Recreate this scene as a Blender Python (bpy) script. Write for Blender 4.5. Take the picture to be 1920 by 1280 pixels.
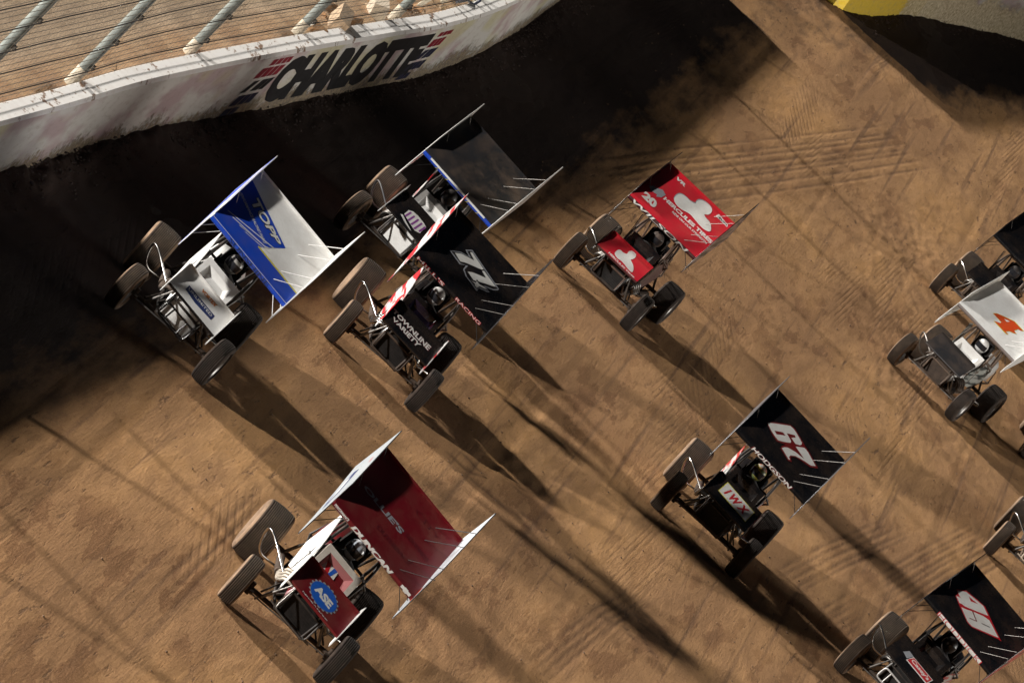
import bpy, bmesh, math, random
import numpy as np
from mathutils import Vector, Matrix
from mathutils.geometry import tessellate_polygon

random.seed(7); np.random.seed(7)
for o in list(bpy.data.objects): bpy.data.objects.remove(o)
scene = bpy.context.scene
COL = scene.collection

# ------------------------------------------------------------------ camera, night sky, light, exposure
CAM_H, PITCH, ROLL, FPX = 21.05, 0.21144, 0.73021, 12020.2
fw = Vector((0, math.cos(PITCH), -math.sin(PITCH))); rt = Vector((1, 0, 0)); up = rt.cross(fw)
cr, sr = math.cos(ROLL), math.sin(ROLL)
RT = cr*rt + sr*up; UP = -sr*rt + cr*up
cd = bpy.data.cameras.new('camera'); cam = bpy.data.objects.new('camera', cd); COL.objects.link(cam)
M = Matrix((RT, UP, -fw)).transposed().to_4x4(); M.translation = (0, 0, CAM_H); cam.matrix_world = M
cd.sensor_width = 36; cd.lens = FPX/1920*36; cd.clip_start = 1; cd.clip_end = 3000
scene.camera = cam

SUN_EL, SUN_AZ = math.radians(15.8), math.radians(-14)      # light travels towards +x, a little towards the camera
world = bpy.data.worlds.new('World'); scene.world = world; world.use_nodes = True
nt = world.node_tree; sky = nt.nodes.new('ShaderNodeTexSky'); sky.sky_type = 'NISHITA'; sky.sun_disc = False
sky.sun_elevation = SUN_EL; sky.sun_rotation = math.radians(283)
nt.links.new(sky.outputs[0], nt.nodes['Background'].inputs[0]); nt.nodes['Background'].inputs[1].default_value = 0.004

sd = bpy.data.lights.new('floodlight_bank', 'SUN'); sd.energy = 4.9; sd.angle = math.radians(3.4); sd.color = (1, .965, .91)
sun = bpy.data.objects.new('floodlight_bank', sd); COL.objects.link(sun)
d = Vector((math.cos(SUN_AZ)*math.cos(SUN_EL), math.sin(SUN_AZ)*math.cos(SUN_EL), -math.sin(SUN_EL)))
sun.rotation_euler = d.to_track_quat('-Z', 'Y').to_euler()
vs = scene.view_settings; vs.view_transform = 'Standard'; vs.look = 'None'; vs.gamma = 1; vs.use_curve_mapping = False
vs.exposure = 0.36

# ------------------------------------------------------------------ helpers
def tag(o, label=None, cat=None, group=None, kind=None):
    if label: o['label'] = label
    if cat: o['category'] = cat
    if group: o['group'] = group
    if kind: o['kind'] = kind
    return o

class MB:
    def __init__(s): s.v = []; s.f = []; s.m = []; s.s = []
    def add(s, vs, fs, mi=0, smooth=False):
        b = len(s.v); s.v += [tuple(p) for p in vs]
        for f in fs: s.f.append([b+i for i in f]); s.m.append(mi); s.s.append(smooth)
        return s
    def box(s, c, size, mi=0, R=None, taper=1.0):
        hx, hy, hz = size[0]/2, size[1]/2, size[2]/2; P = []
        for z in (-1, 1):
            k = taper if z > 0 else 1
            for x, y in ((-1, -1), (1, -1), (1, 1), (-1, 1)): P.append(Vector((x*hx*k, y*hy*k, z*hz)))
        if R: P = [R @ p for p in P]
        P = [p+Vector(c) for p in P]
        return s.add(P, [(3, 2, 1, 0), (4, 5, 6, 7), (0, 1, 5, 4), (1, 2, 6, 5), (2, 3, 7, 6), (3, 0, 4, 7)], mi)
    def tube(s, pts, r, seg=8, mi=0, closed=False, cap=True, r2=None):
        pts = [Vector(p) for p in pts]; n = len(pts); rings = []; ref = None
        for i, p in enumerate(pts):
            a = pts[i-1] if (i > 0 or closed) else p; b = pts[(i+1) % n] if (i < n-1 or closed) else p
            t = (b-a).normalized()
            if ref is None: ref = t.orthogonal().normalized()
            u = (ref - t*ref.dot(t)); u = u.normalized() if u.length > 1e-6 else t.orthogonal().normalized(); ref = u
            w = t.cross(u); rr = r if r2 is None else r+(r2-r)*i/max(1, n-1)
            rings.append([p+u*rr*math.cos(2*math.pi*k/seg)+w*rr*math.sin(2*math.pi*k/seg) for k in range(seg)])
        V = [q for g in rings for q in g]; F = []
        for i in range(n if closed else n-1):
            j = (i+1) % n
            for k in range(seg): F.append((i*seg+k, i*seg+(k+1) % seg, j*seg+(k+1) % seg, j*seg+k))
        s.add(V, F, mi, True)
        if cap and not closed: s.add(rings[0], [list(range(seg))[::-1]], mi); s.add(rings[-1], [list(range(seg))], mi)
        return s
    def lathe(s, prof, seg=40, mi=None, center=(0, 0, 0)):          # axis x; prof = [(x, r, matindex)]
        V = []; n = len(prof)
        for p in prof:
            for k in range(seg):
                a = 2*math.pi*k/seg; V.append((center[0]+p[0], center[1]+p[1]*math.cos(a), center[2]+p[1]*math.sin(a)))
        b = len(s.v); s.v += V
        for i in range(n-1):
            for k in range(seg):
                s.f.append([b+i*seg+k, b+i*seg+(k+1) % seg, b+(i+1)*seg+(k+1) % seg, b+(i+1)*seg+k]); s.m.append(prof[i][2] if len(prof[i]) > 2 else 0); s.s.append(True)
        return s
    def prism(s, poly, x0, x1, mi=0):                                 # (y,z) polygon extruded along x
        n = len(poly); V = [(x0, y, z) for y, z in poly]+[(x1, y, z) for y, z in poly]
        F = [(i, (i+1) % n, n+(i+1) % n, n+i) for i in range(n)]
        T = tessellate_polygon([[Vector((y, z, 0)) for y, z in poly]])
        F += [tuple(t) for t in T]+[tuple(n+i for i in t[::-1]) for t in T]
        return s.add(V, F, mi)
    def slab(s, pts, th, mi=0):                                       # 3d polygon fan with thickness vector
        n = len(pts); th = Vector(th); V = [Vector(p) for p in pts]+[Vector(p)+th for p in pts]
        F = [list(range(n))[::-1], list(range(n, 2*n))]+[(i, (i+1) % n, n+(i+1) % n, n+i) for i in range(n)]
        return s.add(V, F, mi)
    def ellipsoid(s, c, r, nu=16, nv=10, mi=0, v0=0., v1=1.):
        V = []; F = []
        for j in range(nv+1):
            th = math.pi*(v0+(v1-v0)*j/nv)
            for i in range(nu):
                a = 2*math.pi*i/nu; V.append((c[0]+r[0]*math.sin(th)*math.cos(a), c[1]+r[1]*math.sin(th)*math.sin(a), c[2]+r[2]*math.cos(th)))
        for j in range(nv):
            for i in range(nu): F.append((j*nu+i, (j+1)*nu+i, (j+1)*nu+(i+1) % nu, j*nu+(i+1) % nu))
        return s.add(V, F, mi, True)
    def mesh(s, name):
        me = bpy.data.meshes.new(name); me.from_pydata(s.v, [], s.f)
        me.polygons.foreach_set('material_index', s.m); me.polygons.foreach_set('use_smooth', s.s)
        bm = bmesh.new(); bm.from_mesh(me); bmesh.ops.recalc_face_normals(bm, faces=bm.faces); bm.to_mesh(me); bm.free()
        return me

def put(name, me, mats, parent=None, mat4=None):
    if isinstance(me, MB): me = me.mesh(name)
    if not isinstance(mats, (list, tuple)): mats = [mats]
    o = bpy.data.objects.new(name, me); COL.objects.link(o)
    while len(me.materials) < len(mats): me.materials.append(mats[len(me.materials)])
    for i, m in enumerate(mats): o.material_slots[i].link = 'OBJECT'; o.material_slots[i].material = m
    if parent: o.parent = parent
    if mat4 is not None: o.matrix_basis = mat4
    return o

# ------------------------------------------------------------------ materials
def newmat(name):
    m = bpy.data.materials.new(name); m.use_nodes = True; n = m.node_tree
    return m, n, n.nodes['Principled BSDF'], lambda t: n.nodes.new(t), n.links.new
def noise_node(n, N, L, scale, detail=4, rough=.55, vec=None, co='Object', mapping=None):
    tc = N('ShaderNodeTexCoord'); t = N('ShaderNodeTexNoise'); t.inputs['Scale'].default_value = scale; t.inputs['Detail'].default_value = detail; t.inputs['Roughness'].default_value = rough
    src = tc.outputs[co]
    if mapping:
        mp = N('ShaderNodeMapping'); mp.inputs['Scale'].default_value = mapping[0]; mp.inputs['Rotation'].default_value = mapping[1] if len(mapping) > 1 else (0, 0, 0)
        L(src, mp.inputs[0]); src = mp.outputs[0]
    L(src, t.inputs['Vector']); return t.outputs[0]
def ramp(N, L, src, a, b, ca=(0, 0, 0, 1), cb=(1, 1, 1, 1)):
    r = N('ShaderNodeValToRGB'); r.color_ramp.elements[0].position = a; r.color_ramp.elements[1].position = b
    r.color_ramp.elements[0].color = ca; r.color_ramp.elements[1].color = cb; L(src, r.inputs[0]); return r.outputs[0]
def mix(N, L, fac, a, b, mode='MIX'):
    x = N('ShaderNodeMix'); x.data_type = 'RGBA'; x.blend_type = mode
    for s, i in ((fac, 0), (a, 6), (b, 7)):
        if isinstance(s, (int, float)): x.inputs[i].default_value = s
        elif isinstance(s, tuple): x.inputs[i].default_value = s if len(s) == 4 else (*s, 1)
        else: L(s, x.inputs[i])
    return x.outputs[2]
def math_node(N, L, op, a, b=0.0):
    x = N('ShaderNodeMath'); x.operation = op
    for s, i in ((a, 0), (b, 1)):
        if isinstance(s, (int, float)): x.inputs[i].default_value = s
        else: L(s, x.inputs[i])
    return x.outputs[0]
DUST = (.17, .10, .055)
_pm = {}
def paint(rgb, rough=.32, dirt=.3, metallic=0.0, spec=.5, coat=0.):
    key = (rgb, rough, dirt, metallic, coat)
    if key in _pm: return _pm[key]
    m, n, B, N, L = newmat('paint')
    a = ramp(N, L, noise_node(n, N, L, 3.2, 6, .65), .42, .72)
    b = ramp(N, L, noise_node(n, N, L, 38, 3, .6), .55, .70)
    f = math_node(N, L, 'MULTIPLY', math_node(N, L, 'MAXIMUM', a, math_node(N, L, 'MULTIPLY', b, .8)), dirt)
    L(mix(N, L, f, rgb, DUST), B.inputs['Base Color'])
    L(math_node(N, L, 'ADD', math_node(N, L, 'MULTIPLY', f, .9), rough), B.inputs['Roughness'])
    B.inputs['Metallic'].default_value = metallic; B.inputs['Coat Weight'].default_value = coat
    _pm[key] = m; return m
def two_tone(c1, c2, ang, scale=3., lo=.45, hi=.52, dirt=.25):
    key = ('tt', c1, c2, ang, scale)
    if key in _pm: return _pm[key]
    m, n, B, N, L = newmat('livery')
    s = noise_node(n, N, L, scale, 2, .5, mapping=((1, .35, 2.2), (ang, 0, 0)))
    base = mix(N, L, ramp(N, L, s, lo, hi), c1, c2)
    a = math_node(N, L, 'MULTIPLY', ramp(N, L, noise_node(n, N, L, 5, 6, .65), .45, .75), dirt)
    L(mix(N, L, a, base, DUST), B.inputs['Base Color']); B.inputs['Roughness'].default_value = .38
    _pm[key] = m; return m
def plain(name, rgb, rough=.6, metallic=0., var=.3, scale=12., bump=0., co='Object'):
    m, n, B, N, L = newmat(name)
    t = noise_node(n, N, L, scale, 6, .65, co=co)
    dark = tuple(c*(1-var) for c in rgb); lite = tuple(min(1, c*(1+var)) for c in rgb)
    L(mix(N, L, ramp(N, L, t, .3, .7), dark, lite), B.inputs['Base Color']); B.inputs['Roughness'].default_value = rough; B.inputs['Metallic'].default_value = metallic
    if bump:
        bp = N('ShaderNodeBump'); bp.inputs['Strength'].default_value = 1; bp.inputs['Distance'].default_value = bump; L(t, bp.inputs['Height']); L(bp.outputs[0], B.inputs['Normal'])
    return m

WHITE = (.74, .73, .70); BLACK = (.006, .006, .007); RED = (.50, .014, .028); DRED = (.125, .004, .009); BLUE = (.008, .055, .42)
M_TREAD = plain('muddy_tread', (.044, .028, .017), .97, var=.55, scale=9, bump=.004)
M_TREADL = plain('shaded_rubber_tread', (.026, .017, .012), .95, var=.6, scale=9, bump=.004)  # left tyres: less mud, plus the car's shadow put into tread and sidewall
M_WALLL = plain('shaded_rubber_sidewall', (.045, .030, .021), .9, var=.6, scale=7, bump=.004)
M_GROOVE = plain('tread_groove', (.020, .013, .009), .95, var=.4, scale=9)
M_WALLT = plain('muddy_sidewall', (.20, .128, .078), .9, var=.4, scale=7, bump=.004)
M_STEEL = plain('dull_steel', (.20, .185, .17), .42, .85, .35, 20)
M_CHROME = plain('polished_pipe', (.55, .53, .50), .22, 1., .25, 15)
M_GREASE = plain('greasy_black_metal', (.010, .008, .007), .6, 0, .6, 14); M_GREASE.node_tree.nodes['Principled BSDF'].inputs['Specular IOR Level'].default_value = .25
M_MUDMETAL = plain('mud_caked_metal', (.050, .032, .021), .75, .2, .6, 10, .003)
M_RIM = plain('wheel_rim', (.26, .25, .24), .35, .8, .5, 12)

# ---- dirt
def dirt_track():
    m, n, B, N, L = newmat('clay_track')
    NN = lambda mp, d=4, r=.6: noise_node(n, N, L, 1, d, r, mapping=mp)
    def MUL(a, b): return math_node(N, L, 'MULTIPLY', a, b)
    def ADD(a, b): return math_node(N, L, 'ADD', a, b)
    def wave(rot, period, dist):
        tc = N('ShaderNodeTexCoord'); mp = N('ShaderNodeMapping'); mp.inputs['Rotation'].default_value = (0, 0, rot); L(tc.outputs['Object'], mp.inputs[0])
        w = N('ShaderNodeTexWave'); w.inputs['Scale'].default_value = 2*math.pi/(20*period); w.inputs['Distortion'].default_value = dist; w.inputs['Detail'].default_value = 3; w.inputs['Detail Scale'].default_value = 1.2
        L(mp.outputs[0], w.inputs['Vector']); return w.outputs['Fac']
    big = NN(((.38, .10, 1), (0, 0, .10)), 4, .55); mid = NN(((2.0, .34, 1), (0, 0, -.08)), 6, .65); fine = NN(((26, 2.4, 1), (0, 0, .03)), 5, .75)
    grain = noise_node(n, N, L, 46, 4, .85); speck = noise_node(n, N, L, 17, 3, .8); clot = NN(((5, 1.6, 1), (0, 0, .7)), 6, .75)
    c = mix(N, L, ramp(N, L, big, .42, .60), (.150, .067, .025), (.405, .216, .084))
    c = mix(N, L, MUL(ramp(N, L, mid, .50, .64), .70), c, (.145, .066, .027))
    c = mix(N, L, MUL(ramp(N, L, mid, .45, .30), .35), c, (.42, .235, .105))
    c = mix(N, L, MUL(ramp(N, L, fine, .54, .70), .40), c, (.11, .050, .022))
    c = mix(N, L, MUL(ramp(N, L, clot, .56, .72), .35), c, (.12, .055, .026))
    # tyre grooves in bands along the racing line, and slanted tread prints
    ra = MUL(ramp(N, L, wave(.05, .085, .7), .45, .95), ramp(N, L, NN(((.75, .05, 1), (0, 0, -.16)), 3, .55), .58, .70))
    rb_ = MUL(ramp(N, L, wave(-.20, .12, .9), .5, .95), ramp(N, L, NN(((.7, .05, 1), (0, 0, .22)), 3, .55), .59, .70))
    rc = MUL(ramp(N, L, wave(.75, .16, 2.5), .55, 1.), ramp(N, L, NN(((1.1, .30, 1), (0, 0, .4)), 4, .65), .66, .76))
    rib = math_node(N, L, 'MAXIMUM', math_node(N, L, 'MAXIMUM', ra, rb_), rc)
    c = mix(N, L, MUL(rib, .38), c, (.085, .040, .020))
    st = math_node(N, L, 'MAXIMUM', ramp(N, L, NN(((5.5, .07, 1), (0, 0, -.22)), 3, .5), .61, .72), ramp(N, L, NN(((4.2, .055, 1), (0, 0, .20)), 3, .5), .61, .72))
    c = mix(N, L, MUL(st, .72), c, (.09, .043, .022))
    gg = MUL(ramp(N, L, NN(((7.5, .85, 1), (0, 0, -.62)), 5, .75), .59, .65), ramp(N, L, NN(((.35, .12, 1), (0, 0, .1)), 2, .5), .47, .56))
    c = mix(N, L, MUL(gg, .8), c, (.045, .020, .012))
    c = mix(N, L, MUL(ramp(N, L, grain, .40, .62), .80), c, mix(N, L, .5, c, (.52, .30, .15)))
    c = mix(N, L, MUL(ramp(N, L, speck, .57, .68), .55), c, (.10, .047, .022))
    ar = N('ShaderNodeAttribute'); ar.attribute_name = 'rut'
    c = mix(N, L, MUL(ar.outputs['Fac'], .60), c, (.055, .025, .014))
    at = N('ShaderNodeAttribute'); at.attribute_name = 'cushion_shade'
    wet_shade = ramp(N, L, ADD(at.outputs['Fac'], MUL(math_node(N, L, 'SUBTRACT', mid, .5), 1.1)), .22, .66)
    c = mix(N, L, MUL(wet_shade, .95), c, (.012, .006, .0065))  # damp clay by the wall, with the wall's shadow darkened into its colour
    L(c, B.inputs['Base Color'])
    L(math_node(N, L, 'SUBTRACT', .95, MUL(ramp(N, L, big, .60, .42), .25)), B.inputs['Roughness']); B.inputs['Specular IOR Level'].default_value = .18
    h = ADD(MUL(grain, .42), MUL(fine, .75)); h = ADD(h, MUL(clot, .35)); h = ADD(h, MUL(speck, .35)); h = math_node(N, L, 'SUBTRACT', h, MUL(rib, .30)); h = math_node(N, L, 'SUBTRACT', h, MUL(gg, 1.3)); h = math_node(N, L, 'SUBTRACT', h, MUL(st, .15))
    bp = N('ShaderNodeBump'); bp.inputs['Distance'].default_value = .013; bp.inputs['Strength'].default_value = .95; L(h, bp.inputs['Height']); L(bp.outputs[0], B.inputs['Normal'])
    return m
M_TRACK = dirt_track()
M_CLOD = plain('clay_clod', (.13, .075, .04), .92, var=.5, scale=6)
M_DARKCLOD = plain('dark_clay_clod', (.035, .019, .014), .85, var=.6, scale=6)
def bank_mat():
    m, n, B, N, L = newmat('bank_soil')
    a = noise_node(n, N, L, .9, 6, .65); g = noise_node(n, N, L, 22, 6, .8); t = noise_node(n, N, L, 1, 4, .6, mapping=((5, .5, 1),))
    at = N('ShaderNodeAttribute'); at.attribute_name = 'pad'
    c = mix(N, L, ramp(N, L, a, .35, .65), (0.266, 0.175, 0.105), (0.378, 0.266, 0.168))
    c = mix(N, L, math_node(N, L, 'MULTIPLY', ramp(N, L, t, .5, .62), .5), c, (0.182, 0.119, 0.070))
    c = mix(N, L, math_node(N, L, 'MULTIPLY', at.outputs['Fac'], .75), c, mix(N, L, ramp(N, L, a, .4, .6), (0.336, 0.161, 0.062), (0.463, 0.266, 0.126)))
    c = mix(N, L, math_node(N, L, 'MULTIPLY', ramp(N, L, g, .35, .7), .6), c, mix(N, L, .5, c, (0.587, 0.448, 0.280)))
    L(c, B.inputs['Base Color']); B.inputs['Roughness'].default_value = .95
    bp = N('ShaderNodeBump'); bp.inputs['Distance'].default_value = .03; L(math_node(N, L, 'ADD', g, math_node(N, L, 'MULTIPLY', t, .7)), bp.inputs['Height']); L(bp.outputs[0], B.inputs['Normal'])
    return m
M_BANK = bank_mat()
def wall_mat(yellow=False):
    m, n, B, N, L = newmat('painted_concrete')
    tc = N('ShaderNodeTexCoord'); sp = N('ShaderNodeSeparateXYZ'); L(tc.outputs['Object'], sp.inputs[0]); y, z = sp.outputs[1], sp.outputs[2]
    base = (.60, .57, .52)
    sw = noise_node(n, N, L, 1, 3, .55, mapping=((.2, .42, 1.1), (.55, 0, 0)))
    c = mix(N, L, math_node(N, L, 'MULTIPLY', ramp(N, L, sw, .50, .60), .75), base, (.42, .28, .29))
    sw2 = noise_node(n, N, L, 1, 2, .5, mapping=((.2, .30, .9), (.75, 0, 0)))
    c = mix(N, L, math_node(N, L, 'MULTIPLY', ramp(N, L, sw2, .52, .60), .7), c, (.52, .47, .26))
    if yellow:
        yl = ramp(N, L, math_node(N, L, 'ADD', y, math_node(N, L, 'MULTIPLY', sw, 3)), .0, 1.)
        st = math_node(N, L, 'LESS_THAN', y, 158.5); c = mix(N, L, st, c, (.75, .50, .015))
    fine = noise_node(n, N, L, 9, 6, .7, mapping=((1, .35, 1), (.5, 0, 0)))
    c = mix(N, L, math_node(N, L, 'MULTIPLY', ramp(N, L, fine, .50, .72), .45), c, (.28, .21, .15))
    # mud thrown up from the track sticks to the lower face
    lo = noise_node(n, N, L, .7, 5, .7); spk = noise_node(n, N, L, 13, 5, .75)
    hgt = math_node(N, L, 'ADD', math_node(N, L, 'MULTIPLY', math_node(N, L, 'SUBTRACT', lo, .5), .9 if not yellow else 1.2), .34 if not yellow else 1.0)
    f = math_node(N, L, 'SUBTRACT', hgt, z)
    f = math_node(N, L, 'ADD', f, math_node(N, L, 'MULTIPLY', math_node(N, L, 'SUBTRACT', spk, .5), 1.1))
    mud = ramp(N, L, f, .02, .12)
    if yellow: mud = math_node(N, L, 'MULTIPLY', mud, math_node(N, L, 'SUBTRACT', 1.0, math_node(N, L, 'MULTIPLY', math_node(N, L, 'LESS_THAN', math_node(N, L, 'ADD', y, math_node(N, L, 'MULTIPLY', spk, 4)), 158.5), .85)))
    mudc = mix(N, L, ramp(N, L, spk, .40, .62), (.06, .038, .026) if not yellow else (.34, .25, .13), (.36, .27, .15) if not yellow else (.80, .68, .46))
    c = mix(N, L, math_node(N, L, 'MULTIPLY', mud, .92), c, mudc)
    L(c, B.inputs['Base Color']); B.inputs['Roughness'].default_value = .82
    bp = N('ShaderNodeBump'); bp.inputs['Distance'].default_value = .03; L(math_node(N, L, 'MULTIPLY', spk, math_node(N, L, 'ADD', mud, .12)), bp.inputs['Height']); L(bp.outputs[0], B.inputs['Normal'])
    return m
M_WALL = wall_mat(); M_WALL2 = wall_mat(True)
def coping_mat():
    m, n, B, N, L = newmat('white_coping')
    a = noise_node(n, N, L, 1, 5, .7, mapping=((7, 3.2, 1), (0, 0, .5))); b = noise_node(n, N, L, 1, 4, .7, mapping=((1.2, .55, 1),))
    f = math_node(N, L, 'ADD', a, math_node(N, L, 'MULTIPLY', b, .55))
    c = mix(N, L, ramp(N, L, f, .87, .93), (.78, .75, .71), (.20, .11, .06))
    g = noise_node(n, N, L, 2.5, 6, .7); c = mix(N, L, math_node(N, L, 'MULTIPLY', ramp(N, L, g, .45, .8), .35), c, (.5, .40, .33))
    L(c, B.inputs['Base Color']); B.inputs['Roughness'].default_value = .75
    return m
M_COPING = coping_mat()
M_POST = plain('galvanised_post', (.15, .165, .15), .6, .2, .35, 7)
M_SLEEVE = plain('dusty_sleeve', (.42, .36, .27), .7, 0, .3, 6)
M_CABLE = plain('rusty_cable', (.035, .027, .02), .7, .3, .4, 20)
M_WIRE = plain('fence_wire', (.14, .12, .09), .6, .4, .3, 20)

# ------------------------------------------------------------------ the track, the wall, the bank
WY = [40, 60, 73, 81.4, 84.9, 88.9, 92.9, 97.2, 104.5, 108.2, 113.7, 119, 124, 133, 141, 146, 151, 157.7, 162.2, 169, 185, 205, 230]
WX = [-9.1, -8.15, -7.46, -6.89, -6.63, -6.37, -6.02, -5.61, -4.86, -4.47, -4.10, -3.96, -3.92, -3.75, -3.35, -1.5, .62, 1.80, 2.85, 4.6, 9.4, 16.5, 27]
def _slopes():
    n = len(WY); s = [(WX[i+1]-WX[i])/(WY[i+1]-WY[i]) for i in range(n-1)]
    return [s[0]]+[(s[i-1]+s[i])/2 for i in range(1, n-1)]+[s[-1]]
WS = _slopes()
def wall_x(y):
    y = min(max(y, WY[0]), WY[-1]-1e-6); i = max(k for k in range(len(WY)-1) if WY[k] <= y)
    h = WY[i+1]-WY[i]; t = (y-WY[i])/h
    return (2*t**3-3*t*t+1)*WX[i]+(t**3-2*t*t+t)*h*WS[i]+(-2*t**3+3*t*t)*WX[i+1]+(t**3-t*t)*h*WS[i+1]
WALL_H, WALL_T, BATTER = 1.2, .30, .15

def fnoise(nx, ny, sx, sy):
    k = np.random.normal(size=(nx, ny)); F = np.fft.fft2(k)
    fx = np.fft.fftfreq(nx)[:, None]; fy = np.fft.fftfreq(ny)[None, :]
    F *= np.exp(-2*(math.pi**2)*((fx*sx)**2+(fy*sy)**2)); g = np.real(np.fft.ifft2(F)); return g/g.std()
TRACKS = [[(6.67, 97.15), (7.29, 102.), (8., 107.66), (8.74, 113.03)], [(3.11, 82.55), (3.31, 85.68), (3.53, 88.46), (3.92, 91.75)], [(-.67, 113.28), (.33, 120.24), (1.89, 130.33), (3.61, 141.77)], [(3.26, 93.19), (3.45, 96.05), (3.72, 98.65)], [(5.67, 97.56), (6.24, 101.98), (7.18, 108.42)], [(-1.05, 73.66), (-1.04, 77.78), (-1.01, 81.46)]]
SCRAPES = [[(.3, 89.36), (1.21, 89.97), (2.08, 89.76), (2.87, 89.33)], [(.56, 90.13), (1.35, 90.9), (2.3, 90.79), (3.02, 90.25)], [(3.45, 88.95), (4.13, 88.55), (4.82, 88.04)], [(3.49, 89.89), (4.35, 89.68), (5.07, 89.03)], [(2.39, 88.04), (2.92, 87.91)]]
def build_track():
    dx, dy = .045, .15; xs = np.arange(-8.6, 16, dx); ys = np.arange(58, 190, dy); nx, ny = len(xs), len(ys)
    X, Y = np.meshgrid(xs, ys, indexing='ij')
    H = .0035*fnoise(nx, ny, .18/dx, 4/dy)+.0018*fnoise(nx, ny, .22/dx, .9/dy)+.0022*fnoise(nx, ny, 1.2, 1.0)
    ruts = fnoise(nx, ny, .10/dx, 6/dy); H -= .010*np.clip(ruts-1.6, 0, 1.5)
    patch = np.clip(fnoise(nx, ny, 1.6/dx, 3/dy)-.4, 0, 1.3); H += patch*.004*fnoise(nx, ny, 1.1, .9)
    # churned gouges where tyres dug in (nearest part of the track)
    g = np.exp(-(((X-2.2)/1.5)**2+((Y-79)/5)**2)); sl = np.sin((X*9+Y*3.2)+2.0*fnoise(nx, ny, .5/dx, .6/dy)); H += g*.012*np.clip(sl, -.2, 1)*(fnoise(nx, ny, .3/dx, .5/dy) > .2)
    # tyre tracks along the racing line and scrape marks across it: real grooves with turned up dirt beside them
    rut = np.zeros_like(X); brk = fnoise(nx, ny, .05/dx, .9/dy); brk2 = fnoise(nx, ny, .25/dx, .12/dy)
    for pl, offs, wd in ((TRACKS[0], (-.42, -.30, -.21, -.08, .02, .15, .27, .40, .52), .030), (TRACKS[1], (-.12, 0, .11, .22), .032), (TRACKS[2], (-.6, -.35, -.2, 0, .18, .3, .55, .8), .035), (TRACKS[3], (-.1, 0, .1, .2), .03), (TRACKS[4], (-.3, -.18, -.05, .1, .2), .03), (TRACKS[5], (-.15, 0, .14), .03)):
        py = np.array([p[1] for p in pl]); px = np.array([p[0] for p in pl]); xc = np.interp(ys, py, px)[None, :]; e = np.clip((Y-py[0])/2, 0, 1)*np.clip((py[-1]-Y)/2, 0, 1)
        for o in offs: rut = np.maximum(rut, e*np.exp(-((X-xc-o)/wd)**2)*np.clip(.80+.30*brk, 0, 1))
    for pl, offs, wd in ((SCRAPES[0], (-.5, 0, .45), .10), (SCRAPES[1], (-.3, .2), .10), (SCRAPES[2], (-.3, .1, .5), .10), (SCRAPES[3], (0, .4), .10), (SCRAPES[4], (0,), .10)):
        px = np.array([p[0] for p in pl]); py = np.array([p[1] for p in pl]); yc = np.interp(xs, px, py)[:, None]; e = np.clip((X-px[0])/.2, 0, 1)*np.clip((px[-1]-X)/.2, 0, 1)
        for o in offs: rut = np.maximum(rut, 1.2*e*np.exp(-((Y-yc-o-.12*np.sin(X*7+o*9))/wd)**2)*np.clip(brk2*.9+.15, 0, 1))
    H -= .008*rut; H += .005*np.roll(rut, 2, 0)*(1-rut)
    wx = np.array([wall_x(v) for v in ys])[None, :]; D = X-wx
    wob = fnoise(nx, ny, .5/dx, .7/dy); small = fnoise(nx, ny, 1.3, .9)
    amp = .045+.16/(1+np.exp((Y-93)/2.2))
    gap = 1/(1+np.exp((Y-140)/.6))+1/(1+np.exp(-(Y-150.5)/.6))
    H += gap*amp*np.exp(-(np.clip(D-.1, 0, 9)/.42)**2)*(1+.22*wob+.16*small)
    H += .006*np.exp(-(D/2.0)**2)*small*.6
    inside = D < .02
    H[inside] = -.02
    cush_shade = np.exp(-(np.clip(D, 0, 99)/3.3)**4)*np.where(gap > .5, 1, .35)  # wet clay strip, widened to paint in the wall's shadow zone
    V = np.stack([X, Y, H-.004], -1).reshape(-1, 3)
    idx = np.arange(nx*ny).reshape(nx, ny)
    keep = ~(inside[:-1, :-1] & inside[1:, 1:] & inside[1:, :-1] & (D[:-1, :-1] < -.4))
    Q = np.stack([idx[:-1, :-1], idx[1:, :-1], idx[1:, 1:], idx[:-1, 1:]], -1)[keep]
    me = bpy.data.meshes.new('track'); me.vertices.add(len(V)); me.vertices.foreach_set('co', V.ravel())
    me.loops.add(Q.size); me.loops.foreach_set('vertex_index', Q.ravel().astype(np.int32))
    me.polygons.add(len(Q)); me.polygons.foreach_set('loop_start', np.arange(0, Q.size, 4, dtype=np.int32)); me.polygons.foreach_set('use_smooth', np.ones(len(Q), bool))
    at = me.attributes.new('cushion_shade', 'FLOAT', 'POINT'); at.data.foreach_set('value', cush_shade.ravel().astype(np.float32))
    at = me.attributes.new('rut', 'FLOAT', 'POINT'); at.data.foreach_set('value', np.clip(rut, 0, 1).ravel().astype(np.float32))
    me.update(calc_edges=True); me.validate()
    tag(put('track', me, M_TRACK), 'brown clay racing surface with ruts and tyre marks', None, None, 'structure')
build_track()
g = MB(); g.add([(-900, -400, -.06), (900, -400, -.06), (900, 1500, -.06), (-900, 1500, -.06)], [(0, 1, 2, 3)])
tag(put('ground', g, plain('infield_soil', (.12, .07, .04), .95, var=.4, scale=.4)), 'dark soil beyond the racing surface', None, None, 'structure')

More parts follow.
